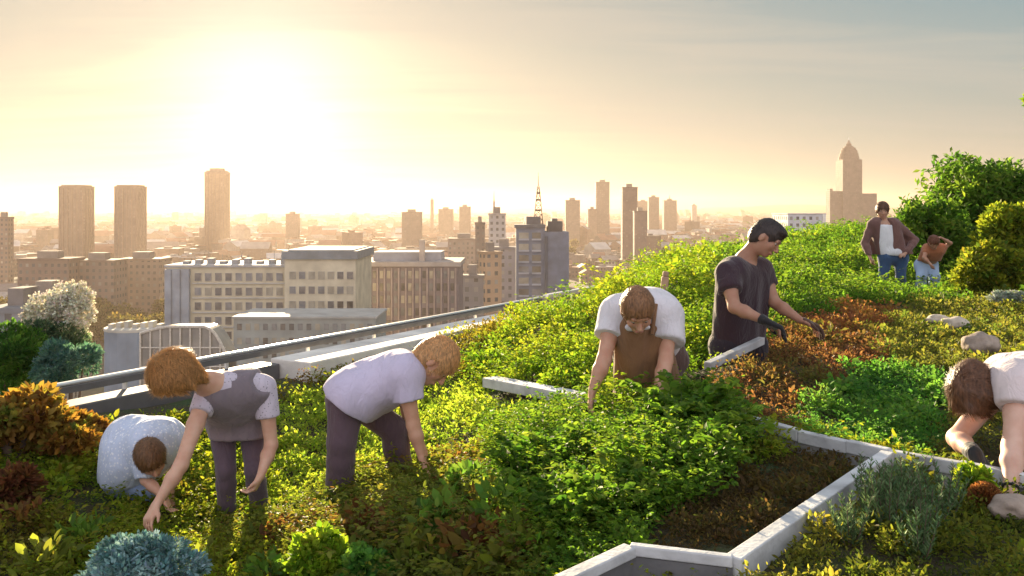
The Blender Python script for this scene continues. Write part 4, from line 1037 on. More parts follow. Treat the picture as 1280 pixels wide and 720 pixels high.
# ---- trees down in the city
TREEC = [(.05, .045, .015), (.09, .08, .02), (.14, .1, .025), (.08, .1, .02)]
def city_trees():
    protos = []
    for s in range(3):
        q, o = lumpy(1500, (1, 1, .85), 40 + s, 16, bottom=-.6); n = len(q)
        lm = LeafMesh(); V, Fc = leaf_arrays(q + [0, 0, 1.6], unit(o + rng.normal(0, .6, (n, 3))), unit(rng.normal(0, 1, (n, 3))), np.full(n, .17), np.full(n, .7), False)
        lm.add(V, Fc, palette_cols(TREEC, n)); c = lm.build('crown')
        mb = MB(); mb.tube((0, 0, 0), (0, 0, 1.5), .11, .06, 7)
        for a in range(4): mb.tube((0, 0, 1.1), (math.cos(a * 1.6) * .5, math.sin(a * 1.6) * .5, 1.8), .05, .02, 5)
        tr = mb.build('trunk', bark); protos.append((c, tr))
    spots = []
    for i in range(34): spots.append((random.uniform(84, 206), random.uniform(345, 440)))
    for i in range(26): spots.append((random.uniform(700, 980), random.uniform(720, 1400)))
    for i in range(16): spots.append((random.uniform(0, 110), random.uniform(290, 480)))
    for i in range(10): spots.append((random.uniform(450, 620), random.uniform(420, 800)))
    first = set()
    for i, (px, d) in enumerate(spots):
        c, tr = protos[i % 3]; t = empty('city_tree', ((px - 640) / F * d, d, GZ), random.random() * 6)
        if i % 3 in first: c, tr = c.copy(), tr.copy(); COL.objects.link(c); COL.objects.link(tr)
        first.add(i % 3)
        c.parent = t; tr.parent = t; s = random.uniform(4.5, 8); t.scale = (s, s, s * random.uniform(.9, 1.2))
        where = 'before the pale office building' if 88 <= px <= 205 else 'among the small houses' if px > 650 else 'near the grey-roofed block' if px < 111 else 'beside the flat-roofed offices'
        szn = 'tall' if s > 6.6 else 'low' if s < 5.4 else 'middling'; tag(t, f'{szn} brown-green street tree {where}', 'tree', f'{szn} street trees {where}')
city_trees()
# ================================================================ PEOPLE: continuous bodies grown from a distance field
class Field:
    """smooth union of tapered limbs and ellipsoids, skinned into ONE closed surface"""
    def __init__(s, res): s.p = []; s.res = res
    def cap(s, a, b, ra, rb=None, k=.03, cuts=(), op='add'):
        s.p.append(('cap', np.array(a[:], float), np.array(b[:], float), ra, ra if rb is None else rb, k, cuts, op)); return s
    def ell(s, c, rad, axes=None, k=.02, cuts=(), op='add'):
        A = np.eye(3) if axes is None else np.array([list(v) for v in axes], float)
        s.p.append(('ell', np.array(c[:], float), A, np.array(rad, float), None, k, cuts, op)); return s
    def mesh(s, name, mat, parent, wr=0.0, ws=14.0, gcuts=(), strands=None, wdir=None):
        lo = np.full(3, 1e9); hi = -lo
        for p in s.p:
            if p[7] != 'add': continue
            if p[0] == 'cap': r = max(p[3], p[4]); lo = np.minimum(lo, np.minimum(p[1], p[2]) - r); hi = np.maximum(hi, np.maximum(p[1], p[2]) + r)
            else: r = p[3].max(); lo = np.minimum(lo, p[1] - r); hi = np.maximum(hi, p[1] + r)
        h = s.res; lo -= 3 * h + .01; hi += 3 * h + .01
        n = np.ceil((hi - lo) / h).astype(int) + 1
        G = np.full(n, .2, np.float32)
        for p in s.p:
            k = p[5]; m = k + .03 + 2 * h
            if p[0] == 'cap': r = max(p[3], p[4]); a_, b_ = np.minimum(p[1], p[2]) - r - m, np.maximum(p[1], p[2]) + r + m
            else: r = p[3].max(); a_, b_ = p[1] - r - m, p[1] + r + m
            i0 = np.clip(np.floor((a_ - lo) / h).astype(int), 0, n); i1 = np.clip(np.ceil((b_ - lo) / h).astype(int) + 1, 0, n)
            if (i1 <= i0).any(): continue
            X = (lo[0] + h * np.arange(i0[0], i1[0]))[:, None, None]; Y = (lo[1] + h * np.arange(i0[1], i1[1]))[None, :, None]; Z = (lo[2] + h * np.arange(i0[2], i1[2]))[None, None, :]
            if p[0] == 'cap':
                a, b = p[1], p[2]; ab = b - a; L2 = ab @ ab + 1e-12
                t = np.clip(((X - a[0]) * ab[0] + (Y - a[1]) * ab[1] + (Z - a[2]) * ab[2]) / L2, 0, 1)
                d = np.sqrt((X - a[0] - t * ab[0]) ** 2 + (Y - a[1] - t * ab[1]) ** 2 + (Z - a[2] - t * ab[2]) ** 2) - (p[3] + (p[4] - p[3]) * t)
            else:
                c, A, rd_ = p[1], p[2], p[3]; q = []
                for j in range(3): q.append(((X - c[0]) * A[j, 0] + (Y - c[1]) * A[j, 1] + (Z - c[2]) * A[j, 2]) / rd_[j])
                l = np.sqrt(q[0] ** 2 + q[1] ** 2 + q[2] ** 2); l2 = np.sqrt((q[0] / rd_[0]) ** 2 + (q[1] / rd_[1]) ** 2 + (q[2] / rd_[2]) ** 2) + 1e-9
                d = l * (l - 1) / l2
            for (cp_, cn) in p[6]:
                cn = Vector(cn).normalized(); d = np.maximum(d, (X - cp_[0]) * cn[0] + (Y - cp_[1]) * cn[1] + (Z - cp_[2]) * cn[2])
            g = G[i0[0]:i1[0], i0[1]:i1[1], i0[2]:i1[2]]
            if p[7] == 'add':
                hh = np.clip(.5 + .5 * (g - d) / k, 0, 1); r_ = g * (1 - hh) + d * hh - k * hh * (1 - hh)
            else:
                dm = -d; hh = np.clip(.5 - .5 * (g - dm) / k, 0, 1); r_ = g * (1 - hh) + dm * hh + k * hh * (1 - hh)
            G[i0[0]:i1[0], i0[1]:i1[1], i0[2]:i1[2]] = r_
        if gcuts:
            X = (lo[0] + h * np.arange(n[0]))[:, None, None]; Y = (lo[1] + h * np.arange(n[1]))[None, :, None]; Z = (lo[2] + h * np.arange(n[2]))[None, None, :]
            for (cp_, cn) in gcuts:
                cn = Vector(cn).normalized(); G = np.maximum(G, (X - cp_[0]) * cn[0] + (Y - cp_[1]) * cn[1] + (Z - cp_[2]) * cn[2])
        G[0] = G[-1] = .1; G[:, 0] = G[:, -1] = .1; G[:, :, 0] = G[:, :, -1] = .1
        ins = G < 0
        c8 = [(i, j, k) for i in (0, 1) for j in (0, 1) for k in (0, 1)]
        cnt = sum(ins[i:n[0] - 1 + i, j:n[1] - 1 + j, k:n[2] - 1 + k].astype(np.int8) for i, j, k in c8)
        act = (cnt > 0) & (cnt < 8); cid = -np.ones(act.shape, np.int64); ci = np.argwhere(act); cid[act] = np.arange(len(ci))
        S = np.zeros((len(ci), 3)); W_ = np.zeros(len(ci))
        for a in c8:
            for ax in range(3):
                if a[ax]: continue
                b = list(a); b[ax] = 1
                ga = G[ci[:, 0] + a[0], ci[:, 1] + a[1], ci[:, 2] + a[2]]; gb = G[ci[:, 0] + b[0], ci[:, 1] + b[1], ci[:, 2] + b[2]]
                x = (ga < 0) != (gb < 0); t = np.where(x, ga / (ga - gb + 1e-12), 0)
                pt = np.array(a, float)[None] + np.zeros((len(ci), 3)); pt[:, ax] += t
                S[x] += pt[x]; W_[x] += 1
        V = lo + h * (ci + S / W_[:, None])
        Fs = []
        for ax in range(3):
            u, v = (ax + 1) % 3, (ax + 2) % 3
            sl0 = [slice(1, n[i] - 1) for i in range(3)]; sl1 = list(sl0); sl0[ax] = slice(0, n[ax] - 1); sl1[ax] = slice(1, n[ax])
            A, B = ins[tuple(sl0)], ins[tuple(sl1)]
            for flip, msk in ((False, A & ~B), (True, ~A & B)):
                e = np.argwhere(msk)
                if not len(e): continue
                for i in range(3):
                    if i != ax: e[:, i] += 1
                q = []
                for du, dv in ((-1, -1), (0, -1), (0, 0), (-1, 0)):
                    c = e.copy(); c[:, u] += du; c[:, v] += dv; q.append(cid[c[:, 0], c[:, 1], c[:, 2]])
                q = np.stack(q, 1); Fs.append(q[:, ::-1] if flip else q)
        Fq = np.concatenate(Fs)
        # one relaxation pass
        for _ in range(2):
            acc = np.zeros_like(V); w = np.zeros(len(V))
            for i in range(4):
                a, b = Fq[:, i], Fq[:, (i + 1) % 4]; np.add.at(acc, a, V[b]); np.add.at(w, a, 1); np.add.at(acc, b, V[a]); np.add.at(w, b, 1)
            V = V * .5 + .5 * acc / w[:, None]
        if wr or strands:
            fn = np.cross(V[Fq[:, 2]] - V[Fq[:, 0]], V[Fq[:, 3]] - V[Fq[:, 1]]); vn = np.zeros_like(V)
            for i in range(4): np.add.at(vn, Fq[:, i], fn)
            vn = unit(vn)
        if wr:
            sc = np.array(wdir if wdir is not None else (1, 1, .45)) * ws
            dsp = np.array([(1 - abs(mnoise.noise(Vector(q)) * 2.2)) * .6 + mnoise.noise(Vector(q * .45)) for q in V * sc])
            V = V + vn * (wr * dsp)[:, None]
        org = np.array(parent.location) if parent else np.zeros(3)
        if strands:
            cnt_, ln, wd, crown, lift = strands
            pick = rng.integers(0, len(V), cnt_); b0 = V[pick]; nn = vn[pick]
            flow = b0 - np.array(crown[:]); flow -= (flow * nn).sum(1, keepdims=True) * nn; flow = unit(flow + rng.normal(0, .006, flow.shape))
            flow = unit(flow + np.array([0, 0, -.35])); flow = unit(flow - (flow * nn).sum(1, keepdims=True) * nn * .8)
            sd_ = unit(np.cross(flow, nn)); ll = ln * rng.uniform(.5, 1.3, (cnt_, 1))
            p0 = b0 - nn * .002; p1 = b0 + flow * ll * .5 + nn * lift; p2 = b0 + flow * ll + nn * lift * rng.uniform(.2, 2.2, (cnt_, 1)) + rng.normal(0, .0015, b0.shape)
            a = np.stack([p0 - sd_ * wd, p0 + sd_ * wd, p1 + sd_ * wd * .8, p1 - sd_ * wd * .8, p2], 1).reshape(-1, 3)
            o_ = len(V) + np.arange(cnt_) * 5
            V = np.concatenate([V, a]); tri = np.stack([o_ + 3, o_ + 2, o_ + 4], 1).tolist()
            q4 = np.stack([o_, o_ + 1, o_ + 2, o_ + 3], 1).tolist()
            faces = Fq.tolist() + q4 + tri
        else: faces = Fq.tolist()
        me = bpy.data.meshes.new(name); me.from_pydata((V - org).tolist(), [], faces)
        me.polygons.foreach_set('use_smooth', [True] * len(faces))
        return link_mesh(name, me, mat, parent)

def skin_mat(name, col):
    m, nt, b = new_mat(name)
    tc = N(nt, 'ShaderNodeTexCoord'); nz = N(nt, 'ShaderNodeTexNoise'); nz.inputs['Scale'].default_value = 16; nz.inputs['Detail'].default_value = 6
    L(nt, tc.outputs['Object'], nz.inputs[0])
    L(nt, ramp(nt, nz.outputs[0], [(.35, (col[0] * .88, col[1] * .78, col[2] * .74)), (.65, col)]), b.inputs['Base Color'])
    b.inputs['Roughness'].default_value = .5; b.inputs['Subsurface Weight'].default_value = .25; b.inputs['Subsurface Radius'].default_value = (1, .35, .2); b.inputs['Subsurface Scale'].default_value = .012
    return m
def cloth_mat(name, col, weave=420, rough=.85, var=.08, tr=.0, dots=None):
    m, nt, b = new_mat(name)
    tc = N(nt, 'ShaderNodeTexCoord'); nz = N(nt, 'ShaderNodeTexNoise'); nz.inputs['Scale'].default_value = 7; nz.inputs['Detail'].default_value = 8
    L(nt, tc.outputs['Object'], nz.inputs[0])
    c = ramp(nt, nz.outputs[0], [(.3, tuple(x * (1 - var) for x in col)), (.7, tuple(min(1, x * (1 + var)) for x in col))])
    if dots:
        vo = N(nt, 'ShaderNodeTexVoronoi'); vo.inputs['Scale'].default_value = dots[1]; L(nt, tc.outputs['Object'], vo.inputs[0])
        c = mixc(nt, mathn(nt, 'LESS_THAN', vo.outputs['Distance'], dots[2]), c, dots[0])
    L(nt, c, b.inputs['Base Color']); b.inputs['Roughness'].default_value = rough; b.inputs['Sheen Weight'].default_value = .25; b.inputs['Specular IOR Level'].default_value = .2
    n2 = N(nt, 'ShaderNodeTexNoise'); n2.inputs['Scale'].default_value = weave; n2.inputs['Detail'].default_value = 3; L(nt, tc.outputs['Object'], n2.inputs[0])
    bp = N(nt, 'ShaderNodeBump'); bp.inputs['Distance'].default_value = .0015; bp.inputs['Strength'].default_value = .6; L(nt, n2.outputs[0], bp.inputs['Height'])
    mp = N(nt, 'ShaderNodeMapping'); mp.inputs['Scale'].default_value = (1.6, 1.3, .6); mp.inputs['Rotation'].default_value = (.4, .5, .3); L(nt, tc.outputs['Object'], mp.inputs[0])
    n3 = N(nt, 'ShaderNodeTexNoise'); n3.inputs['Scale'].default_value = 11; n3.inputs['Detail'].default_value = 3; n3.inputs['Distortion'].default_value = 1.2; L(nt, mp.outputs[0], n3.inputs[0])
    fold = mathn(nt, 'ABSOLUTE', mathn(nt, 'SUBTRACT', n3.outputs[0], .5))
    b2 = N(nt, 'ShaderNodeBump'); b2.inputs['Distance'].default_value = .022; b2.inputs['Strength'].default_value = .7; b2.invert = True; L(nt, fold, b2.inputs['Height']); L(nt, bp.outputs[0], b2.inputs['Normal']); L(nt, b2.outputs[0], b.inputs['Normal'])
    if tr:
        t = N(nt, 'ShaderNodeBsdfTranslucent'); L(nt, c, t.inputs[0]); mx = N(nt, 'ShaderNodeMixShader'); mx.inputs[0].default_value = tr
        L(nt, b.outputs[0], mx.inputs[1]); L(nt, t.outputs[0], mx.inputs[2]); L(nt, mx.outputs[0], nt.nodes['Material Output'].inputs[0])
    return m
def hair_mat(name, col, tr=.25):
    m, nt, b = new_mat(name)
    tc = N(nt, 'ShaderNodeTexCoord'); mp = N(nt, 'ShaderNodeMapping'); mp.inputs['Scale'].default_value = (1, 1, .25); L(nt, tc.outputs['Object'], mp.inputs[0])
    nz = N(nt, 'ShaderNodeTexNoise'); nz.inputs['Scale'].default_value = 130; nz.inputs['Detail'].default_value = 4; L(nt, mp.outputs[0], nz.inputs[0])
    c = ramp(nt, nz.outputs[0], [(.3, tuple(x * .45 for x in col)), (.7, tuple(min(1, x * 1.35) for x in col))])
    L(nt, c, b.inputs['Base Color']); b.inputs['Roughness'].default_value = .42
    bp = N(nt, 'ShaderNodeBump'); bp.inputs['Distance'].default_value = .004; L(nt, nz.outputs[0], bp.inputs['Height']); L(nt, bp.outputs[0], b.inputs['Normal'])
    t = N(nt, 'ShaderNodeBsdfTranslucent'); L(nt, c, t.inputs[0]); mx = N(nt, 'ShaderNodeMixShader'); mx.inputs[0].default_value = tr
    L(nt, b.outputs[0], mx.inputs[1]); L(nt, t.outputs[0], mx.inputs[2]); L(nt, mx.outputs[0], nt.nodes['Material Output'].inputs[0])
    return m
EYE_W = simple_mat('eye_white', (.4, .33, .3), rough=.2, var=.02); EYE_D = simple_mat('eye_iris', (.05, .03, .02), rough=.15, var=.1)
LIP = simple_mat('lip', (.42, .17, .14), rough=.45, var=.05)

def lerp(a, b, t): return a + (b - a) * t
def frame(f, u):
    f = Vector(f).normalized(); u = Vector(u); r = f.cross(u).normalized(); u = r.cross(f).normalized(); return r, f, u
def head(fl, c, f, u, s=1.0, neck=None):
    r, f, u = frame(f, u); H = lambda a, b, d: c + (r * a + f * b + u * d) * s
    ax = (r, f, u)
    fl.ell(H(0, -.008, .018), (.075 * s, .092 * s, .09 * s), ax, k=.02)
    fl.ell(H(0, .022, -.045), (.056 * s, .062 * s, .062 * s), ax, k=.03)
    fl.ell(H(0, .062, -.088), (.024 * s, .02 * s, .018 * s), ax, k=.02)
    for q in (-1, 1):
        fl.ell(H(q * .036, .058, -.022), (.024 * s, .022 * s, .024 * s), ax, k=.02)
        fl.ell(H(q * .078, -.008, -.012), (.009 * s, .019 * s, .031 * s), ax, k=.006)
        fl.ell(H(q * .031, .097, .006), (.019 * s, .016 * s, .012 * s), ax, k=.012, op='sub')
    fl.cap(H(-.035, .077, .024), H(.035, .077, .024), .012 * s, k=.012)
    fl.cap(H(0, .085, .004), H(0, .105, -.03), .008 * s, .012 * s, k=.008)
    for q in (-1, 1): fl.ell(H(q * .011, .094, -.034), (.008 * s, .009 * s, .007 * s), ax, k=.006)
    fl.cap(H(-.017, .082, -.058), H(.017, .082, -.058), .008 * s, k=.008)
    fl.cap(H(-.014, .08, -.068), H(.014, .08, -.068), .008 * s, k=.006)
    if neck is not None: fl.cap(H(0, -.025, -.05), neck, .048 * s, .058 * s, k=.035)
    return H, ax
def face_parts(t, H, ax, s, hairm):
    r, f, u = ax; import bmesh
    def ball(name, c, rad, mat, parent):
        bm = bmesh.new(); bmesh.ops.create_uvsphere(bm, u_segments=14, v_segments=10, radius=1)
        M = Matrix([[*(r * rad[0])], [*(f * rad[1])], [*(u * rad[2])]]).transposed()
        for v in bm.verts: v.co = M @ v.co + (c - t.location)
        me = bpy.data.meshes.new(name); bm.to_mesh(me); bm.free(); me.polygons.foreach_set('use_smooth', [True] * len(me.polygons))
        return link_mesh(name, me, mat, parent)
    for q in (-1, 1):
        e = ball('eye', H(q * .031, .0705, .005), (.0125 * s, .0115 * s, .008 * s), EYE_W, t); ball('iris', H(q * .031, .079, .002), (.0055 * s, .0042 * s, .0055 * s), EYE_D, e)
        mb = MB(); mb.tube(H(q * .016, .089, .027) - t.location, H(q * .044, .082, .029) - t.location, .0035 * s, .002 * s, 6); mb.build('eyebrow', hairm, t, smooth=True)
    ball('lips', H(0, .0885, -.0625), (.02 * s, .006 * s, .0065 * s), LIP, t)
def torso(fl, J, e=0.0, s=1.0, k=.05, cuts=(), thick=1.0):
    hc = (J['hl'] + J['hr']) / 2; sc = (J['sl'] + J['sr']) / 2
    for h_, s_ in (('hl', 'sl'), ('hr', 'sr')):
        fl.cap(lerp(J[h_], hc, .1), lerp(J[s_], sc, .38), (.088 * thick) * s + e, (.09 * thick) * s + e, k=k, cuts=cuts)
    fl.cap(hc, lerp(sc, hc, .1), .098 * thick * s + e, .1 * thick * s + e, k=k, cuts=cuts)
    fl.cap(lerp(J['sl'], sc, .12), lerp(J['sr'], sc, .12), .055 * s + e, k=k, cuts=cuts)
def hand(fl, w, d, n, s=1.0, curl=.5, thumb=1):
    """w wrist, d pointing direction, n palm normal (fingers curl towards it), thumb: which side"""
    d = Vector(d).normalized(); n = Vector(n); sd = d.cross(n).normalized(); n = sd.cross(d).normalized()
    for i, (o, ln) in enumerate(((-1.5, .068), (-.5, .078), (.5, .073), (1.5, .056))):
        kn = w + (d * .085 + sd * o * .0205 * -thumb + n * .004) * s
        fl.cap(w + (d * .012 + sd * o * .01 * -thumb) * s, kn, .0155 * s, .0125 * s, k=.014)
        a = curl * .9 + i * .08; dd = (d * math.cos(a) + n * math.sin(a) + sd * o * .09 * -thumb).normalized(); m = kn + dd * ln * .52 * s
        a2 = a + curl * 1.1; d2 = (d * math.cos(a2) + n * math.sin(a2) + sd * o * .05 * -thumb).normalized(); e = m + d2 * ln * .5 * s
        fl.cap(kn, m, .0098 * s, .0085 * s, k=.004); fl.cap(m, e, .0085 * s, .0068 * s, k=.003)
    b = w + (d * .028 + sd * .018 * thumb) * s; m = b + (d * .03 + sd * .034 * thumb + n * .014) * s; e = m + (d * .034 + sd * .006 * thumb + n * .014) * s
    fl.cap(b, m, .014 * s, .011 * s, k=.012); fl.cap(m, e, .0105 * s, .008 * s, k=.003)
def arm(fl, sh, el, wr, s=1.0, e=0.0, stop=None):
    fl.cap(sh, lerp(sh, el, .45), .052 * s + e, .047 * s + e, k=.03); fl.cap(lerp(sh, el, .45), el, .047 * s + e, .038 * s + e, k=.02)
    fl.cap(el, lerp(el, wr, .35), .038 * s + e, .039 * s + e, k=.02); fl.cap(lerp(el, wr, .35), wr, .039 * s + e, .024 * s + e, k=.02)
def sleeve(fl, sh, el, t, r0=.065, r1=.062, k=.03):
    d = (el - sh).normalized(); q = lerp(sh, el, t); fl.cap(sh, q + d * .05, r0, r1, k=k, cuts=[(q, d)])
def leg(fl, hp, kn, an, s=1.0, e=0.0, cut=True, lo=.05):
    d = (an - kn).normalized()
    fl.cap(hp, kn, .085 * s + e, .056 * s + e, k=.03); fl.cap(kn, lerp(kn, an, .35), .056 * s + e, .056 * s + e, k=.02)
    fl.cap(lerp(kn, an, .35), an + (d * .05 if cut else d * 0), .056 * s + e, (lo if cut else .034) * s + e, k=.02, cuts=[(an, d)] if cut else ())
def shoe(t, an, d, mat, s=1.0, res=.007):
    d = Vector((d[0], d[1], 0)).normalized(); fl = Field(res); z = an.z - .045 * s
    b = Vector((an.x, an.y, z)); r = d.cross(Vector((0, 0, 1)))
    fl.cap(an, an + d * .01, .043 * s, k=.02); fl.ell(b - d * .01 * s, (.038 * s, .05 * s, .042 * s), (r, d, Vector((0, 0, 1))), k=.03)
    fl.ell(b + d * .1 * s - Vector((0, 0, .008)), (.045 * s, .085 * s, .035 * s), (r, d, Vector((0, 0, 1))), k=.04)
    return fl.mesh('shoe', mat, t, gcuts=[((0, 0, b.z - .034 * s), (0, 0, -1))])
def person(x, y, z, label):
    t = empty('person', (x, y, z)); tag(t, label, 'person'); return t
def hair_short(t, H, ax, s, mat, res, thick=.012, strands=(2600, .028, .0012), low=-.02, front=.0, extra=None):
    r, f, u = ax; fl = Field(res)
    fl.ell(H(0, -.012, .024), ((.076 + thick) * s, (.093 + thick) * s, (.09 + thick) * s), ax, k=.02)
    fl.ell(H(0, -.05, -.03), ((.064 + thick * .6) * s, (.048 + thick) * s, (.055 + thick) * s), ax, k=.03)
    if extra: extra(fl)
    fl.ell(H(0, .11 + front, -.045), (.088 * s, .085 * s, .088 * s), ax, k=.012, op='sub')
    for q in (-1, 1): fl.ell(H(q * .085, .012, -.02), (.03 * s, .028 * s, .04 * s), ax, k=.01, op='sub')
    return fl.mesh('hair', mat, t, wr=.003, ws=70, strands=(strands[0], strands[1] * s, strands[2], H(0, -.03, .11), .003))

V3 = Vector
# ---------- bending woman with golden-brown hair, waistcoat and dark trousers
def woman_bending():
    s = .86
    J = dict(sl=P(262, 492, 4.437), sr=P(326, 484, 4.568), hl=P(280, 527, 4.719), hr=P(312, 527, 4.756))
    S0 = S1(J['hl'].x, 4.66) - .1
    t = person(J['hl'].x + .03, 4.65, S0, 'bending woman with golden-brown bob and mauve waistcoat reaching down to the blue-green shrub')
    skin = skin_mat('warm_skin', (.62, .38, .27)); hm = hair_mat('golden_brown_hair', (.62, .34, .12), .45)
    hc = P(218, 470, 4.230); nk = P(262, 480, 4.399)
    kl, al = P(283, 588, 4.634), P(284, 638, 4.681); kr, ar = P(318, 588, 4.653), P(325, 640, 4.756)
    al.z = max(al.z, S0 + .09); ar.z = max(ar.z, S0 + .08)
    e1, w1 = P(226, 582, 4.183), P(196, 630, 4.098); e2, w2 = P(339, 556, 4.550), P(326, 594, 4.399)
    B = Field(.0065); torso(B, J, 0, s, thick=.82); H, ax = head(B, hc, (-.42, -.35, -.84), (-.62, -.35, .5), s * 1.0, nk)
    B.cap(nk, (J['sl'] + J['sr']) / 2, .06, .08, k=.05)
    arm(B, J['sl'] + V3((-.015, 0, 0)), e1, w1, s); arm(B, J['sr'] + V3((.02, 0, 0)), e2, w2, s)
    hand(B, w1, P(184, 650, 4.042) - w1, (.3, .1, -1), s, .45, 1); hand(B, w2, (-.35, -.25, -.9), (-.9, 0, .2), s, .75, -1)
    leg(B, J['hl'] - V3((.014, 0, 0)), kl, al, s * .78, 0, False); leg(B, J['hr'] + V3((.014, 0, 0)), kr, ar, s * .78, 0, False)
    B.mesh('body', skin, t); face_parts(t, H, ax, s * 1.05, hm)
    def ex(fl):
        r, f, u = ax
        for q in (-1, 1): fl.cap(H(q * .07, -.03, .02), H(q * .074, .0, -.07), .028, .02, k=.03)
        fl.cap(H(0, -.09, .02), H(0, -.06, -.1), .045, .04, k=.04); fl.ell(H(0, -.01, .05), (.09, .1, .085), ax, k=.03)
        fl.cap(H(-.06, .05, .075), H(-.02, .085, .06), .02, k=.02)
    fl = Field(.006); fl.ell(H(0, -.012, .022), (.09, .106, .103), ax, k=.02); ex(fl)
    fl.ell(H(0, .125, -.05), (.07, .085, .08), ax, k=.012, op='sub')
    fl.mesh('hair', hm, t, wr=.004, ws=60, strands=(6500, .055, .0013, H(0, -.02, .13), .005))
    # patterned blouse
    C = Field(.0065); torso(C, J, .01, s, thick=.86); sleeve(C, J['sl'] + V3((-.01, 0, 0)), e1, .28, .058, .056); sleeve(C, J['sr'] + V3((.02, 0, 0)), e2, .52, .06, .06); C.cap(nk, (J['sl'] + J['sr']) / 2, .055, .1, k=.05, cuts=[(lerp(nk, J['sr'], .1), nk - J['sr'])])
    C.mesh('blouse', cloth_mat('patterned_blouse', (.56, .5, .58), dots=((.2, .2, .22), 70, .22)), t, wr=.003, ws=16)
    # waistcoat, longer than the waist
    Wc = Field(.0065); torso(Wc, J, .03, s, thick=.96)
    Wc.cap(P(284, 520, 4.653), P(286, 560, 4.634), .09, .09, k=.05); Wc.cap(P(312, 520, 4.681), P(314, 560, 4.653), .085, .088, k=.05)
    up = P(298, 468, 4.418)
    Wc.ell(P(268, 466, 4.343), (.075, .12, .07), k=.03, op='sub'); Wc.ell(P(334, 470, 4.512), (.06, .2, .075), k=.03, op='sub')
    Wc.mesh('waistcoat', cloth_mat('mauve_waistcoat', (.2, .165, .185)), t, wr=.007, ws=13, gcuts=[((0, 0, P(298, 549, 4.606).z), (0, 0, -1))])
    T = Field(.0065); leg(T, J['hl'] - V3((.014, 0, 0)), kl, al, s * .88, .006, lo=.05); leg(T, J['hr'] + V3((.014, 0, 0)), kr, ar, s * .88, .006, lo=.05); T.cap(J['hl'], J['hr'], .085, k=.03)
    T.mesh('trousers', cloth_mat('plum_trousers', (.11, .08, .105)), t, wr=.006, ws=12)
    sm = cloth_mat('canvas_shoe', (.3, .14, .14))
    shoe(t, al - V3((0, 0, .02)), (-.3, -1, 0), sm, s); shoe(t, ar - V3((0, 0, .02)), (.1, -1, 0), sm, s)
woman_bending()

# ---------- crouching child in a dotted pale blue shirt
def child_crouching():
    s = .69
    J = dict(sl=P(178, 556, 4.731), sr=P(212, 549, 4.940), hl=P(150, 598, 4.845), hr=P(160, 596, 5.054))
    S0 = S1(J['hl'].x, 4.95) - .1
    t = person(J['hl'].x, 4.95, S0, 'small crouching child in a dotted pale blue shirt with brown hair')
    skin = skin_mat('child_skin', (.6, .36, .26)); hm = hair_mat('brown_hair', (.2, .1, .04))
    hc = P(189, 573, 4.617); nk = P(192, 556, 4.731)
    B = Field(.0065); torso(B, J, .01, s); H, ax = head(B, hc, (.45, -.55, -.7), (.1, -.75, .6), .86, nk)
    e1, w1 = P(182, 600, 4.683), P(206, 622, 4.607); e2, w2 = P(222, 580, 4.893), P(214, 612, 4.797)
    arm(B, J['sl'], e1, w1, s); arm(B, J['sr'], e2, w2, s); hand(B, w1, (.4, -.2, -.9), (.8, 0, .3), s, .6, 1); hand(B, w2, (0, -.3, -.9), (.8, 0, .3), s, .6, 1)
    k1, a1 = P(185, 618, 4.797), P(160, 640, 4.893); k2, a2 = P(192, 612, 5.035), P(168, 632, 5.130)
    a1.z = S0 + .05; a2.z = S0 + .05
    leg(B, J['hl'], k1, a1, s, 0, False); leg(B, J['hr'], k2, a2, s, 0, False)
    B.mesh('body', skin, t); face_parts(t, H, ax, .86, hm); hair_short(t, H, ax, .86, hm, .006, .014, strands=(3000, .035, .0012))
    C = Field(.0065); torso(C, J, .04, s, thick=1.25); C.ell(P(166, 562, 4.893), (.17, .17, .19), k=.08); C.ell(P(195, 548, 4.845), (.1, .12, .09), k=.06)
    sleeve(C, J['sl'], e1, .95, .058, .052); sleeve(C, J['sr'], e2, .6, .058, .055)
    C.mesh('shirt', cloth_mat('dotted_pale_blue_shirt', (.5, .57, .72), dots=((.72, .75, .82), 55, .3)), t, wr=.009, ws=14, gcuts=[((0, 0, P(165, 604, 4.845).z), (0, 0, -1))])
    T = Field(.0065); leg(T, J['hl'], k1, a1, s, .014); leg(T, J['hr'], k2, a2, s, .014); T.cap(J['hl'], J['hr'], .1, k=.04)
    T.mesh('trousers', cloth_mat('blue_trousers', (.25, .33, .5)), t, wr=.005)
    sm = cloth_mat('child_shoe', (.3, .25, .22)); shoe(t, a1, (1, -.5, 0), sm, s); shoe(t, a2, (1, -.5, 0), sm, s)
child_crouching()

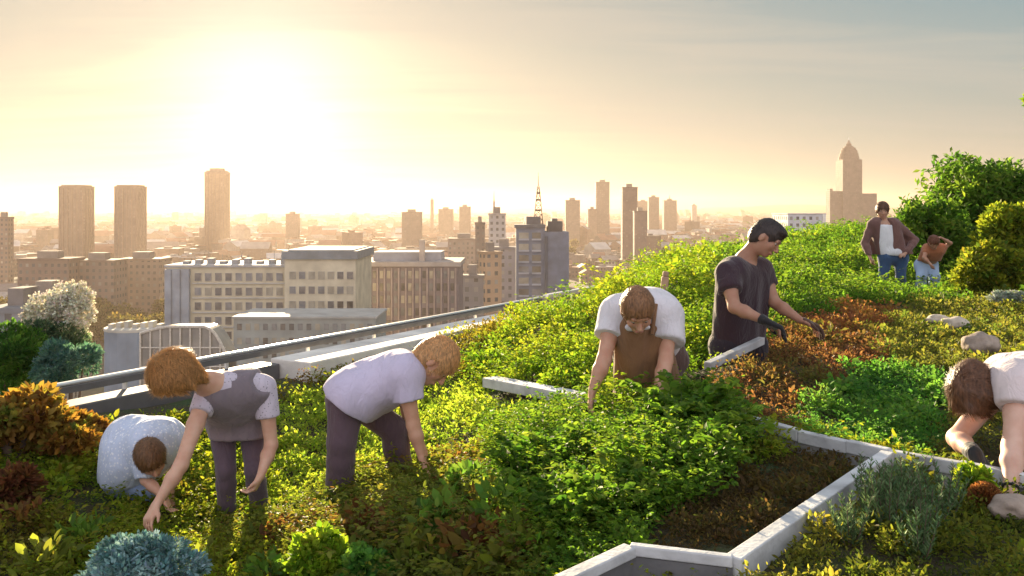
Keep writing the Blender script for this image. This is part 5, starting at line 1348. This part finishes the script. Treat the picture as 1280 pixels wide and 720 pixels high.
# ---------- fair-haired gardener bent over in lavender T-shirt
def blond_bending():
    s = .95
    J = dict(sl=P(505, 470, 4.731), sr=P(500, 462, 5.073), hl=P(434, 500, 4.788), hr=P(444, 498, 5.035))
    S0 = S1(J['hl'].x, 4.9) - .1
    t = person(J['hl'].x, 4.9, S0, 'fair-haired gardener in a lavender T-shirt and dark trousers bent double over the plants')
    skin = skin_mat('tanned_skin', (.58, .33, .22)); hm = hair_mat('strawberry_blond_hair', (.78, .45, .2), .35)
    hc = P(545, 452, 4.845); nk = P(516, 456, 4.893)
    k1, k2 = P(427, 552, 4.750), P(492, 536, 5.054)
    a1, a2 = P(424, 620, 4.826), P(501, 605, 5.111); a1.z = S0 + .08; a2.z = S0 + .08
    e1, w1 = P(517, 532, 4.712), P(527, 570, 4.693); e2, w2 = P(512, 528, 5.092), P(530, 566, 5.016)
    B = Field(.0065); torso(B, J, 0, s, thick=1.1); H, ax = head(B, hc, (.5, -.12, -.85), (.85, .05, .5), 1.12, nk)
    arm(B, J['sl'], e1, w1, s); arm(B, J['sr'], e2, w2, s); hand(B, w1, (.25, -.1, -1), (.9, .1, .3), s, .5, -1); hand(B, w2, (.25, -.1, -1), (.9, .1, .3), s, .5, 1)
    leg(B, J['hl'], k1, a1, s, 0, False); leg(B, J['hr'], k2, a2, s, 0, False)
    B.mesh('body', skin, t); face_parts(t, H, ax, 1.12, hm); hair_short(t, H, ax, 1.12, hm, .006, .014, strands=(4500, .03, .0012))
    C = Field(.0065); torso(C, J, .02, s, thick=1.18); C.ell(P(470, 480, 4.902), (.2, .15, .13), k=.08); C.cap(J['hl'], J['hr'], .145, k=.05); C.cap(lerp(J['hl'], J['sl'], .12), lerp(J['hr'], J['sr'], .12), .14, k=.05); C.cap(nk, lerp(nk, J['hl'], .2), .066, .1, k=.04, cuts=[(nk, nk - J['hl'])])
    sleeve(C, J['sl'], e1, .5, .082, .078); sleeve(C, J['sr'], e2, .5, .08, .075)
    ax_t = (J['hl'] - J['sl']).normalized()
    C.mesh('shirt', cloth_mat('lavender_t_shirt', (.62, .56, .72), tr=.12), t, wr=.011, ws=9, gcuts=[(P(442, 503, 4.893), (-.61, 0, -.79))])
    T = Field(.0065); leg(T, J['hl'], k1, a1, s, .02, lo=.062); leg(T, J['hr'], k2, a2, s, .02, lo=.062); T.cap(J['hl'], J['hr'], .108, k=.04); T.cap(J['hl'], lerp(J['hl'], J['sl'], .18), .088, .08, k=.03); T.cap(J['hr'], lerp(J['hr'], J['sr'], .18), .088, .08, k=.03)
    T.mesh('trousers', cloth_mat('brown_grey_trousers', (.12, .08, .1)), t, wr=.007, ws=11)
    sm = cloth_mat('dark_shoe', (.06, .05, .05)); shoe(t, a1, (1, -.3, 0), sm, s); shoe(t, a2, (1, -.1, 0), sm, s)
blond_bending()

# ---------- man in white T-shirt and brown apron leaning towards the camera
def man_apron():
    s = 1.0
    J = dict(sl=P(768, 392, 4.86), sr=P(836, 394, 4.86), hl=P(789, 432, 5.3), hr=P(829, 432, 5.3))
    t = person(P(800, 440, 5.25).x, 5.3, .02, 'man with short brown hair in white T-shirt and brown apron leaning over the herbs')
    skin = skin_mat('ruddy_skin', (.56, .32, .22)); hm = hair_mat('short_brown_hair', (.3, .15, .065), .2)
    hc = P(797, 388, 4.58); nk = P(800, 394, 4.74)
    e1, w1 = P(755, 450, 4.72), P(741, 487, 4.66); e2, w2 = P(832, 452, 4.72), P(822, 490, 4.62)
    k1, a1 = P(785, 530, 5.25), P(783, 600, 5.3); k2, a2 = P(832, 530, 5.25), P(834, 600, 5.3); a1.z = a2.z = .11
    B = Field(.0065); torso(B, J, 0, s); H, ax = head(B, hc, (.04, -.7, -.7), (-.05, -.7, .7), 1.02, nk)
    arm(B, J['sl'], e1, w1, s); arm(B, J['sr'], e2, w2, s); hand(B, w1, (-.25, -.2, -1), (.9, 0, 0), s, .35, -1); hand(B, w2, (-.1, -.3, -1), (-.9, 0, 0), s, .4, 1)
    leg(B, J['hl'], k1, a1, s, 0, False); leg(B, J['hr'], k2, a2, s, 0, False)
    B.mesh('body', skin, t); face_parts(t, H, ax, 1.05, hm); hair_short(t, H, ax, 1.05, hm, .006, .007, strands=(3200, .016, .001))
    C = Field(.0065); torso(C, J, .024, s, thick=1.05); C.ell(P(808, 384, 5.0), (.17, .15, .11), k=.07)
    sleeve(C, J['sl'], e1, .5, .085, .085); sleeve(C, J['sr'], e2, .58, .092, .095)
    C.cap(P(786, 409, 4.66), P(810, 409, 4.66), .016, k=.02)
    C.mesh('shirt', cloth_mat('white_t_shirt', (.74, .72, .76), tr=.12), t, wr=.011, ws=9)
    A_ = Field(.0065); A_.cap(P(790, 412, 4.78), P(792, 505, 5.0), .085, .115, k=.05); A_.cap(P(815, 415, 4.82), P(826, 505, 5.02), .085, .125, k=.05)
    A_.mesh('apron', cloth_mat('brown_apron', (.26, .14, .07), var=.15, tr=.15), t, wr=.014, ws=8, wdir=(1.6, 1.2, .25), gcuts=[((0, 0, P(800, 520, 4.9).z), (0, 0, -1))])
    for q, (a, b) in enumerate(((P(776, 380, 4.72), P(786, 415, 4.68)), (P(820, 380, 4.76), P(815, 418, 4.71)))):
        mb = MB(); mb.tube(a - t.location, b - t.location, .011, .011, 8); mb.build('apron_strap', bpy.data.materials['brown_apron'], t, smooth=True)
    T = Field(.008); leg(T, J['hl'], k1, a1, s, .02); leg(T, J['hr'], k2, a2, s, .02); T.cap(J['hl'], J['hr'], .115, k=.05); T.cap(J['hr'], P(845, 450, 5.3), .08, k=.05)
    T.mesh('trousers', cloth_mat('dark_brown_trousers', (.1, .06, .05)), t, wr=.006)
    sm = cloth_mat('work_shoe', (.1, .06, .04)); shoe(t, a1, (0, -1, 0), sm, s); shoe(t, a2, (0.1, -1, 0), sm, s)
man_apron()

# ---------- man in dark T-shirt with gloves
def man_dark():
    s = 1.03
    J = dict(sl=P(908, 342, 5.78), sr=P(952, 338, 6.1), hl=P(908, 432, 5.95), hr=P(938, 432, 6.12))
    t = person(P(922, 440, 6.0).x, 6.02, 0.0, 'dark-haired man in dark maroon T-shirt and black gloves tending the rust-red sedum')
    skin = skin_mat('brown_skin', (.4, .22, .145)); hm = hair_mat('black_hair', (.035, .022, .018), .05)
    hc = P(958, 297, 5.86); nk = P(931, 326, 5.95)
    e1, w1 = P(918, 384, 5.62), P(954, 400, 5.5); e2, w2 = P(968, 378, 6.0), P(1000, 400, 5.86)
    k1, a1 = P(912, 515, 5.85), P(906, 585, 6.0); k2, a2 = P(944, 515, 6.0), P(944, 585, 6.12); a1.z = a2.z = .09
    B = Field(.0068); torso(B, J, 0, s, thick=1.0); H, ax = head(B, hc, (.68, -.42, -.62), (.55, -.15, .82), 1.06, nk)
    arm(B, J['sl'], e1, w1, s); arm(B, J['sr'], e2, w2, s); hand(B, w2, (.9, -.2, -.35), (0, -.2, -1), s, .5, -1); hand(B, w1, (.9, -.1, -.4), (0, -.2, -1), s, .5, 1)
    leg(B, J['hl'], k1, a1, s, 0, False); leg(B, J['hr'], k2, a2, s, 0, False)
    B.cap(nk, (J['sl'] + J['sr']) / 2, .06, .09, k=.05)
    B.mesh('body', skin, t); face_parts(t, H, ax, 1.06, hm)
    def quiff(fl): fl.ell(H(0, .045, .085), (.058, .05, .028), ax, k=.03)
    hair_short(t, H, ax, 1.06, hm, .006, .006, strands=(2600, .014, .001), extra=quiff)
    C = Field(.0068); torso(C, J, .016, s, thick=1.0); C.cap(nk, lerp(nk, (J['hl'] + J['hr']) / 2, .2), .07, .1, k=.04, cuts=[(lerp(nk, J['hl'], .1), nk - J['hl'])])
    sleeve(C, J['sl'], e1, .52, .078, .072); sleeve(C, J['sr'], e2, .5, .075, .068)
    C.mesh('shirt', cloth_mat('dark_maroon_t_shirt', (.04, .022, .03)), t, wr=.012, ws=8, gcuts=[((0, 0, P(920, 436, 6).z), (0, 0, -1))])
    T = Field(.008); leg(T, J['hl'], k1, a1, s, .02); leg(T, J['hr'], k2, a2, s, .02); T.cap(J['hl'], J['hr'], .112, k=.05)
    T.mesh('trousers', cloth_mat('dark_trousers', (.03, .022, .03)), t, wr=.006)
    gm = cloth_mat('black_glove', (.02, .02, .022), rough=.6)
    G = Field(.006); G.cap(lerp(e1, w1, .86), w1, .036, .033, k=.02, cuts=[(lerp(e1, w1, .88), e1 - w1)]); hand(G, w1, (.9, -.1, -.4), (0, -.2, -1), s * 1.22, .42, 1); G.mesh('glove', gm, t)
    G = Field(.006); hand(G, w2 + V3((.01, 0, 0)), (.9, -.2, -.35), (0, -.2, -1), s * 1.18, .5, -1); G.mesh('glove', cloth_mat('brown_glove', (.09, .05, .035)), t)
    # black cloth bundle / cuff held under the near hand
    sm = cloth_mat('black_shoe', (.04, .03, .03)); shoe(t, a1, (.8, -.5, 0), sm, s); shoe(t, a2, (.8, -.5, 0), sm, s)
man_dark()

# ---------- standing woman, far
def woman_standing():
    s = .95; d = 13.6
    q = lambda px, py, dd=0: P(px, py, d + dd)
    J = dict(sl=q(1090, 281), sr=q(1120, 281), hl=q(1107, 322), hr=q(1126, 322))
    S0 = S1(q(1112, 370).x, d) - .1
    t = person(q(1114, 370).x, d, S0, 'woman standing on the slope in white top, open brown cardigan and jeans')
    skin = skin_mat('tan_skin', (.5, .3, .21)); hm = hair_mat('auburn_hair', (.16, .07, .035), .15)
    hc = q(1103, 263, -.02); nk = q(1105, 277)
    e1, w1 = q(1081, 304, .0), q(1088, 322, -.15); e2, w2 = q(1144, 300, .05), q(1132, 317, -.15)
    k1, a1 = q(1104, 346, -.05), q(1101, 371); k2, a2 = q(1126, 346, -.05), q(1128, 371, .1); a1.z = a2.z = S0 + .1
    B = Field(.011); torso(B, J, 0, s * .92); H, ax = head(B, hc, (-.25, -.95, -.2), (0, -.2, 1), 1.1, nk)
    arm(B, J['sl'], e1, w1, s); arm(B, J['sr'], e2, w2, s); hand(B, w1, (.2, -.3, -1), (1, 0, 0), s, .4, 1); hand(B, w2, (-.9, -.3, -.2), (0, .3, -1), s, .6, 1)
    leg(B, J['hl'], k1, a1, s, 0, False); leg(B, J['hr'], k2, a2, s, 0, False)
    B.mesh('body', skin, t); face_parts(t, H, ax, 1.1, hm)
    hair_short(t, H, ax, 1.1, hm, .009, .014, strands=(2000, .035, .0025), extra=lambda fl: fl.cap(H(0, -.08, .0), H(0, -.075, -.09), .05, .045, k=.03))
    C = Field(.01); torso(C, J, .016, s, thick=.98); C.ell(lerp(J['hl'], J['hr'], .5) + V3((-.01, -.02, .08)), (.13, .12, .1), k=.06)
    C.mesh('top', cloth_mat('white_top', (.72, .74, .78)), t, wr=.008, ws=12, gcuts=[((0, 0, q(1110, 319).z), (0, 0, -1)), (lerp(J['sl'], J['sr'], .5) + V3((0, 0, .0)), (0, 0, 1))])
    K = Field(.01); torso(K, J, .03, s, thick=1.03); arm(K, J['sl'], e1, lerp(e1, w1, .85), s, .02); arm(K, J['sr'], e2, lerp(e2, w2, .85), s, .02)
    K.cap(q(1093, 290, .1), q(1090, 318, .12), .06, .09, k=.05); K.cap(q(1126, 290, .1), q(1134, 318, .12), .06, .09, k=.05)
    K.ell(lerp(J['sl'], J['sr'], .5) + V3((-.01, -.2, -.22)), (.115, .22, .5), k=.02, op='sub')
    K.mesh('cardigan', cloth_mat('brown_cardigan', (.16, .085, .075)), t, wr=.009, ws=10, gcuts=[((0, 0, q(1110, 318).z), (0, 0, -1))])
    T = Field(.01); leg(T, J['hl'], k1, a1, s, .018, lo=.07); leg(T, J['hr'], k2, a2, s, .018, lo=.07); T.cap(J['hl'], J['hr'], .11, k=.05)
    T.mesh('jeans', cloth_mat('blue_jeans', (.05, .1, .2)), t, wr=.006)
    sm = cloth_mat('rose_shoe', (.28, .12, .1)); shoe(t, a1, (-.3, -1, 0), sm, s, .009); shoe(t, a2, (.3, -1, 0), sm, s, .009)
woman_standing()

# ---------- child bending beside her
def child_bending():
    s = .72; d = 13.2; q = lambda px, py, dd=0: P(px, py, d + dd)
    J = dict(sl=q(1158, 312, -.1), sr=q(1176, 312, -.1), hl=q(1153, 332, .1), hr=q(1163, 332, .12))
    S0 = S1(q(1158, 355).x, d) - .1
    t = person(q(1157, 355).x, d, S0, 'child in rust-orange shirt and pale blue trousers with one arm over the head')
    skin = skin_mat('child_tan_skin', (.52, .29, .2)); hm = hair_mat('red_brown_hair', (.22, .08, .04), .2)
    hc = q(1167, 303, -.28); nk = q(1167, 310, -.16)
    e1, w1 = q(1188, 304, -.15), q(1176, 297, -.28); e2, w2 = q(1155, 322, -.25), q(1163, 330, -.3)
    k1, a1 = q(1152, 346, -.02), q(1150, 357, .1); k2, a2 = q(1168, 346, -.02), q(1168, 357, .1); a1.z = a2.z = S0 + .06
    B = Field(.01); torso(B, J, 0, s); H, ax = head(B, hc, (-.1, -.75, -.6), (0, -.6, .8), .85, nk)
    arm(B, J['sr'], e1, w1, s); arm(B, J['sl'], e2, w2, s); hand(B, w1, (-1, -.1, .1), (0, 0, -1), s, .5, 1); hand(B, w2, (.3, -.3, -1), (1, 0, 0), s, .5, 1)
    leg(B, J['hl'], k1, a1, s, 0, False); leg(B, J['hr'], k2, a2, s, 0, False)
    B.mesh('body', skin, t); face_parts(t, H, ax, .85, hm); hair_short(t, H, ax, .85, hm, .009, .014, strands=(1500, .03, .0025))
    C = Field(.01); torso(C, J, .025, s, thick=1.15); sleeve(C, J['sr'], e1, .5, .05, .05); sleeve(C, J['sl'], e2, .5, .05, .05)
    C.mesh('shirt', cloth_mat('rust_orange_shirt', (.42, .16, .08)), t, wr=.006, gcuts=[((0, 0, q(1160, 326).z), (0, 0, -1))])
    T = Field(.01); leg(T, J['hl'], k1, a1, s, .035, lo=.09); leg(T, J['hr'], k2, a2, s, .035, lo=.09); T.cap(J['hl'], J['hr'], .11, k=.05)
    T.mesh('trousers', cloth_mat('pale_blue_trousers', (.38, .5, .7)), t, wr=.006)
    sm = cloth_mat('small_shoe', (.5, .4, .3)); shoe(t, a1, (-.3, -1, 0), sm, s, .009); shoe(t, a2, (.3, -1, 0), sm, s, .009)
child_bending()

# ---------- woman bending in at the picture edge
def woman_edge():
    s = .95
    J = dict(sl=P(1276, 484, 3.32), sr=P(1258, 474, 3.66), hl=P(1425, 478, 3.5), hr=P(1415, 472, 3.8))
    t = person(2.6, 3.65, 0.0, 'brown-haired woman bent low in a white top, reaching over the bed edging')
    skin = skin_mat('pale_skin', (.68, .44, .34)); hm = hair_mat('chestnut_hair', (.17, .075, .035), .2)
    hc = P(1219, 492, 3.44); nk = P(1244, 482, 3.48)
    e1, w1 = P(1266, 560, 3.22), P(1263, 612, 3.1); e2, w2 = P(1196, 548, 3.52), P(1217, 566, 3.32)
    k1, a1 = P(1400, 640, 3.5), P(1440, 800, 3.6); k2, a2 = P(1390, 625, 3.8), P(1420, 780, 3.85); a1.z = a2.z = .09
    B = Field(.006); torso(B, J, 0, s); H, ax = head(B, hc, (-.25, -.25, -.93), (-.85, -.35, .35), .9, nk)
    B.cap(nk, (J['sl'] + J['sr']) / 2, .05, .08, k=.05)
    arm(B, J['sl'], e1, w1, s); arm(B, J['sr'], e2, w2, s); hand(B, w1, (-.3, -.1, -1), (-1, 0, -.2), s, .5, 1); hand(B, w2, (.5, -.3, -.8), (.4, -.2, -.8), s, .5, -1)
    leg(B, J['hl'], k1, a1, s, 0, False); leg(B, J['hr'], k2, a2, s, 0, False)
    B.mesh('body', skin, t); face_parts(t, H, ax, .9, hm)
    fl = Field(.006); fl.ell(H(0, -.014, .026), (.083, .098, .096), ax, k=.02); fl.cap(H(0, -.08, .03), H(0, -.07, -.08), .05, .04, k=.03)
    for q in (-1, 1): fl.cap(H(q * .07, .0, .03), H(q * .074, .02, -.05), .026, .02, k=.03); fl.cap(H(q * .03, .07, .07), H(q * .058, .075, .0), .022, .012, k=.02)
    fl.ell(H(0, .13, -.05), (.062, .085, .08), ax, k=.012, op='sub')
    fl.mesh('hair', hm, t, wr=.004, ws=60, strands=(4200, .05, .0009, H(0, .0, .13), .0015))
    C = Field(.006); torso(C, J, .018, s, thick=1.05); sleeve(C, J['sl'], e1, .34, .078, .07); sleeve(C, J['sr'], e2, .35, .07, .066)
    C.mesh('top', cloth_mat('white_pink_top', (.72, .62, .62), tr=.1), t, wr=.006, ws=13)
    V_ = Field(.007); torso(V_, J, .026, s, thick=1.06); 
    V_.mesh('apron', cloth_mat('orange_apron', (.5, .17, .05)), t, wr=.005, gcuts=[(P(1271, 500, 3.5), (-1, 0, 0.2)), (P(1300, 470, 3.5), (.1, 0, 1))])
    T = Field(.008); leg(T, J['hl'], k1, a1, s, .02); leg(T, J['hr'], k2, a2, s, .02); T.cap(J['hl'], J['hr'], .115, k=.05); T.cap(J['hl'], lerp(J['hl'], J['sl'], .2), .105, .1, k=.04)
    T.mesh('trousers', cloth_mat('grey_trousers', (.12, .12, .14)), t, wr=.006)
    gm = cloth_mat('black_work_glove', (.018, .018, .02), rough=.55)
    G = Field(.006); G.cap(lerp(e2, w2, .75), w2, .034, .03, k=.02, cuts=[(lerp(e2, w2, .78), e2 - w2)]); hand(G, w2, (.5, -.3, -.8), (.4, -.2, -.8), s * 1.2, .5, -1); 
    G.mesh('glove', gm, t)
    G = Field(.006); G.cap(lerp(e1, w1, .93), lerp(e1, w1, .99), .031, k=.01); G.mesh('wristband', gm, t, gcuts=[(lerp(e1, w1, .99), w1 - e1), (lerp(e1, w1, .92), e1 - w1)])
    sm = cloth_mat('garden_shoe', (.1, .1, .1)); shoe(t, a1, (-1, -.2, 0), sm, s); shoe(t, a2, (-1, -.1, 0), sm, s)
woman_edge()
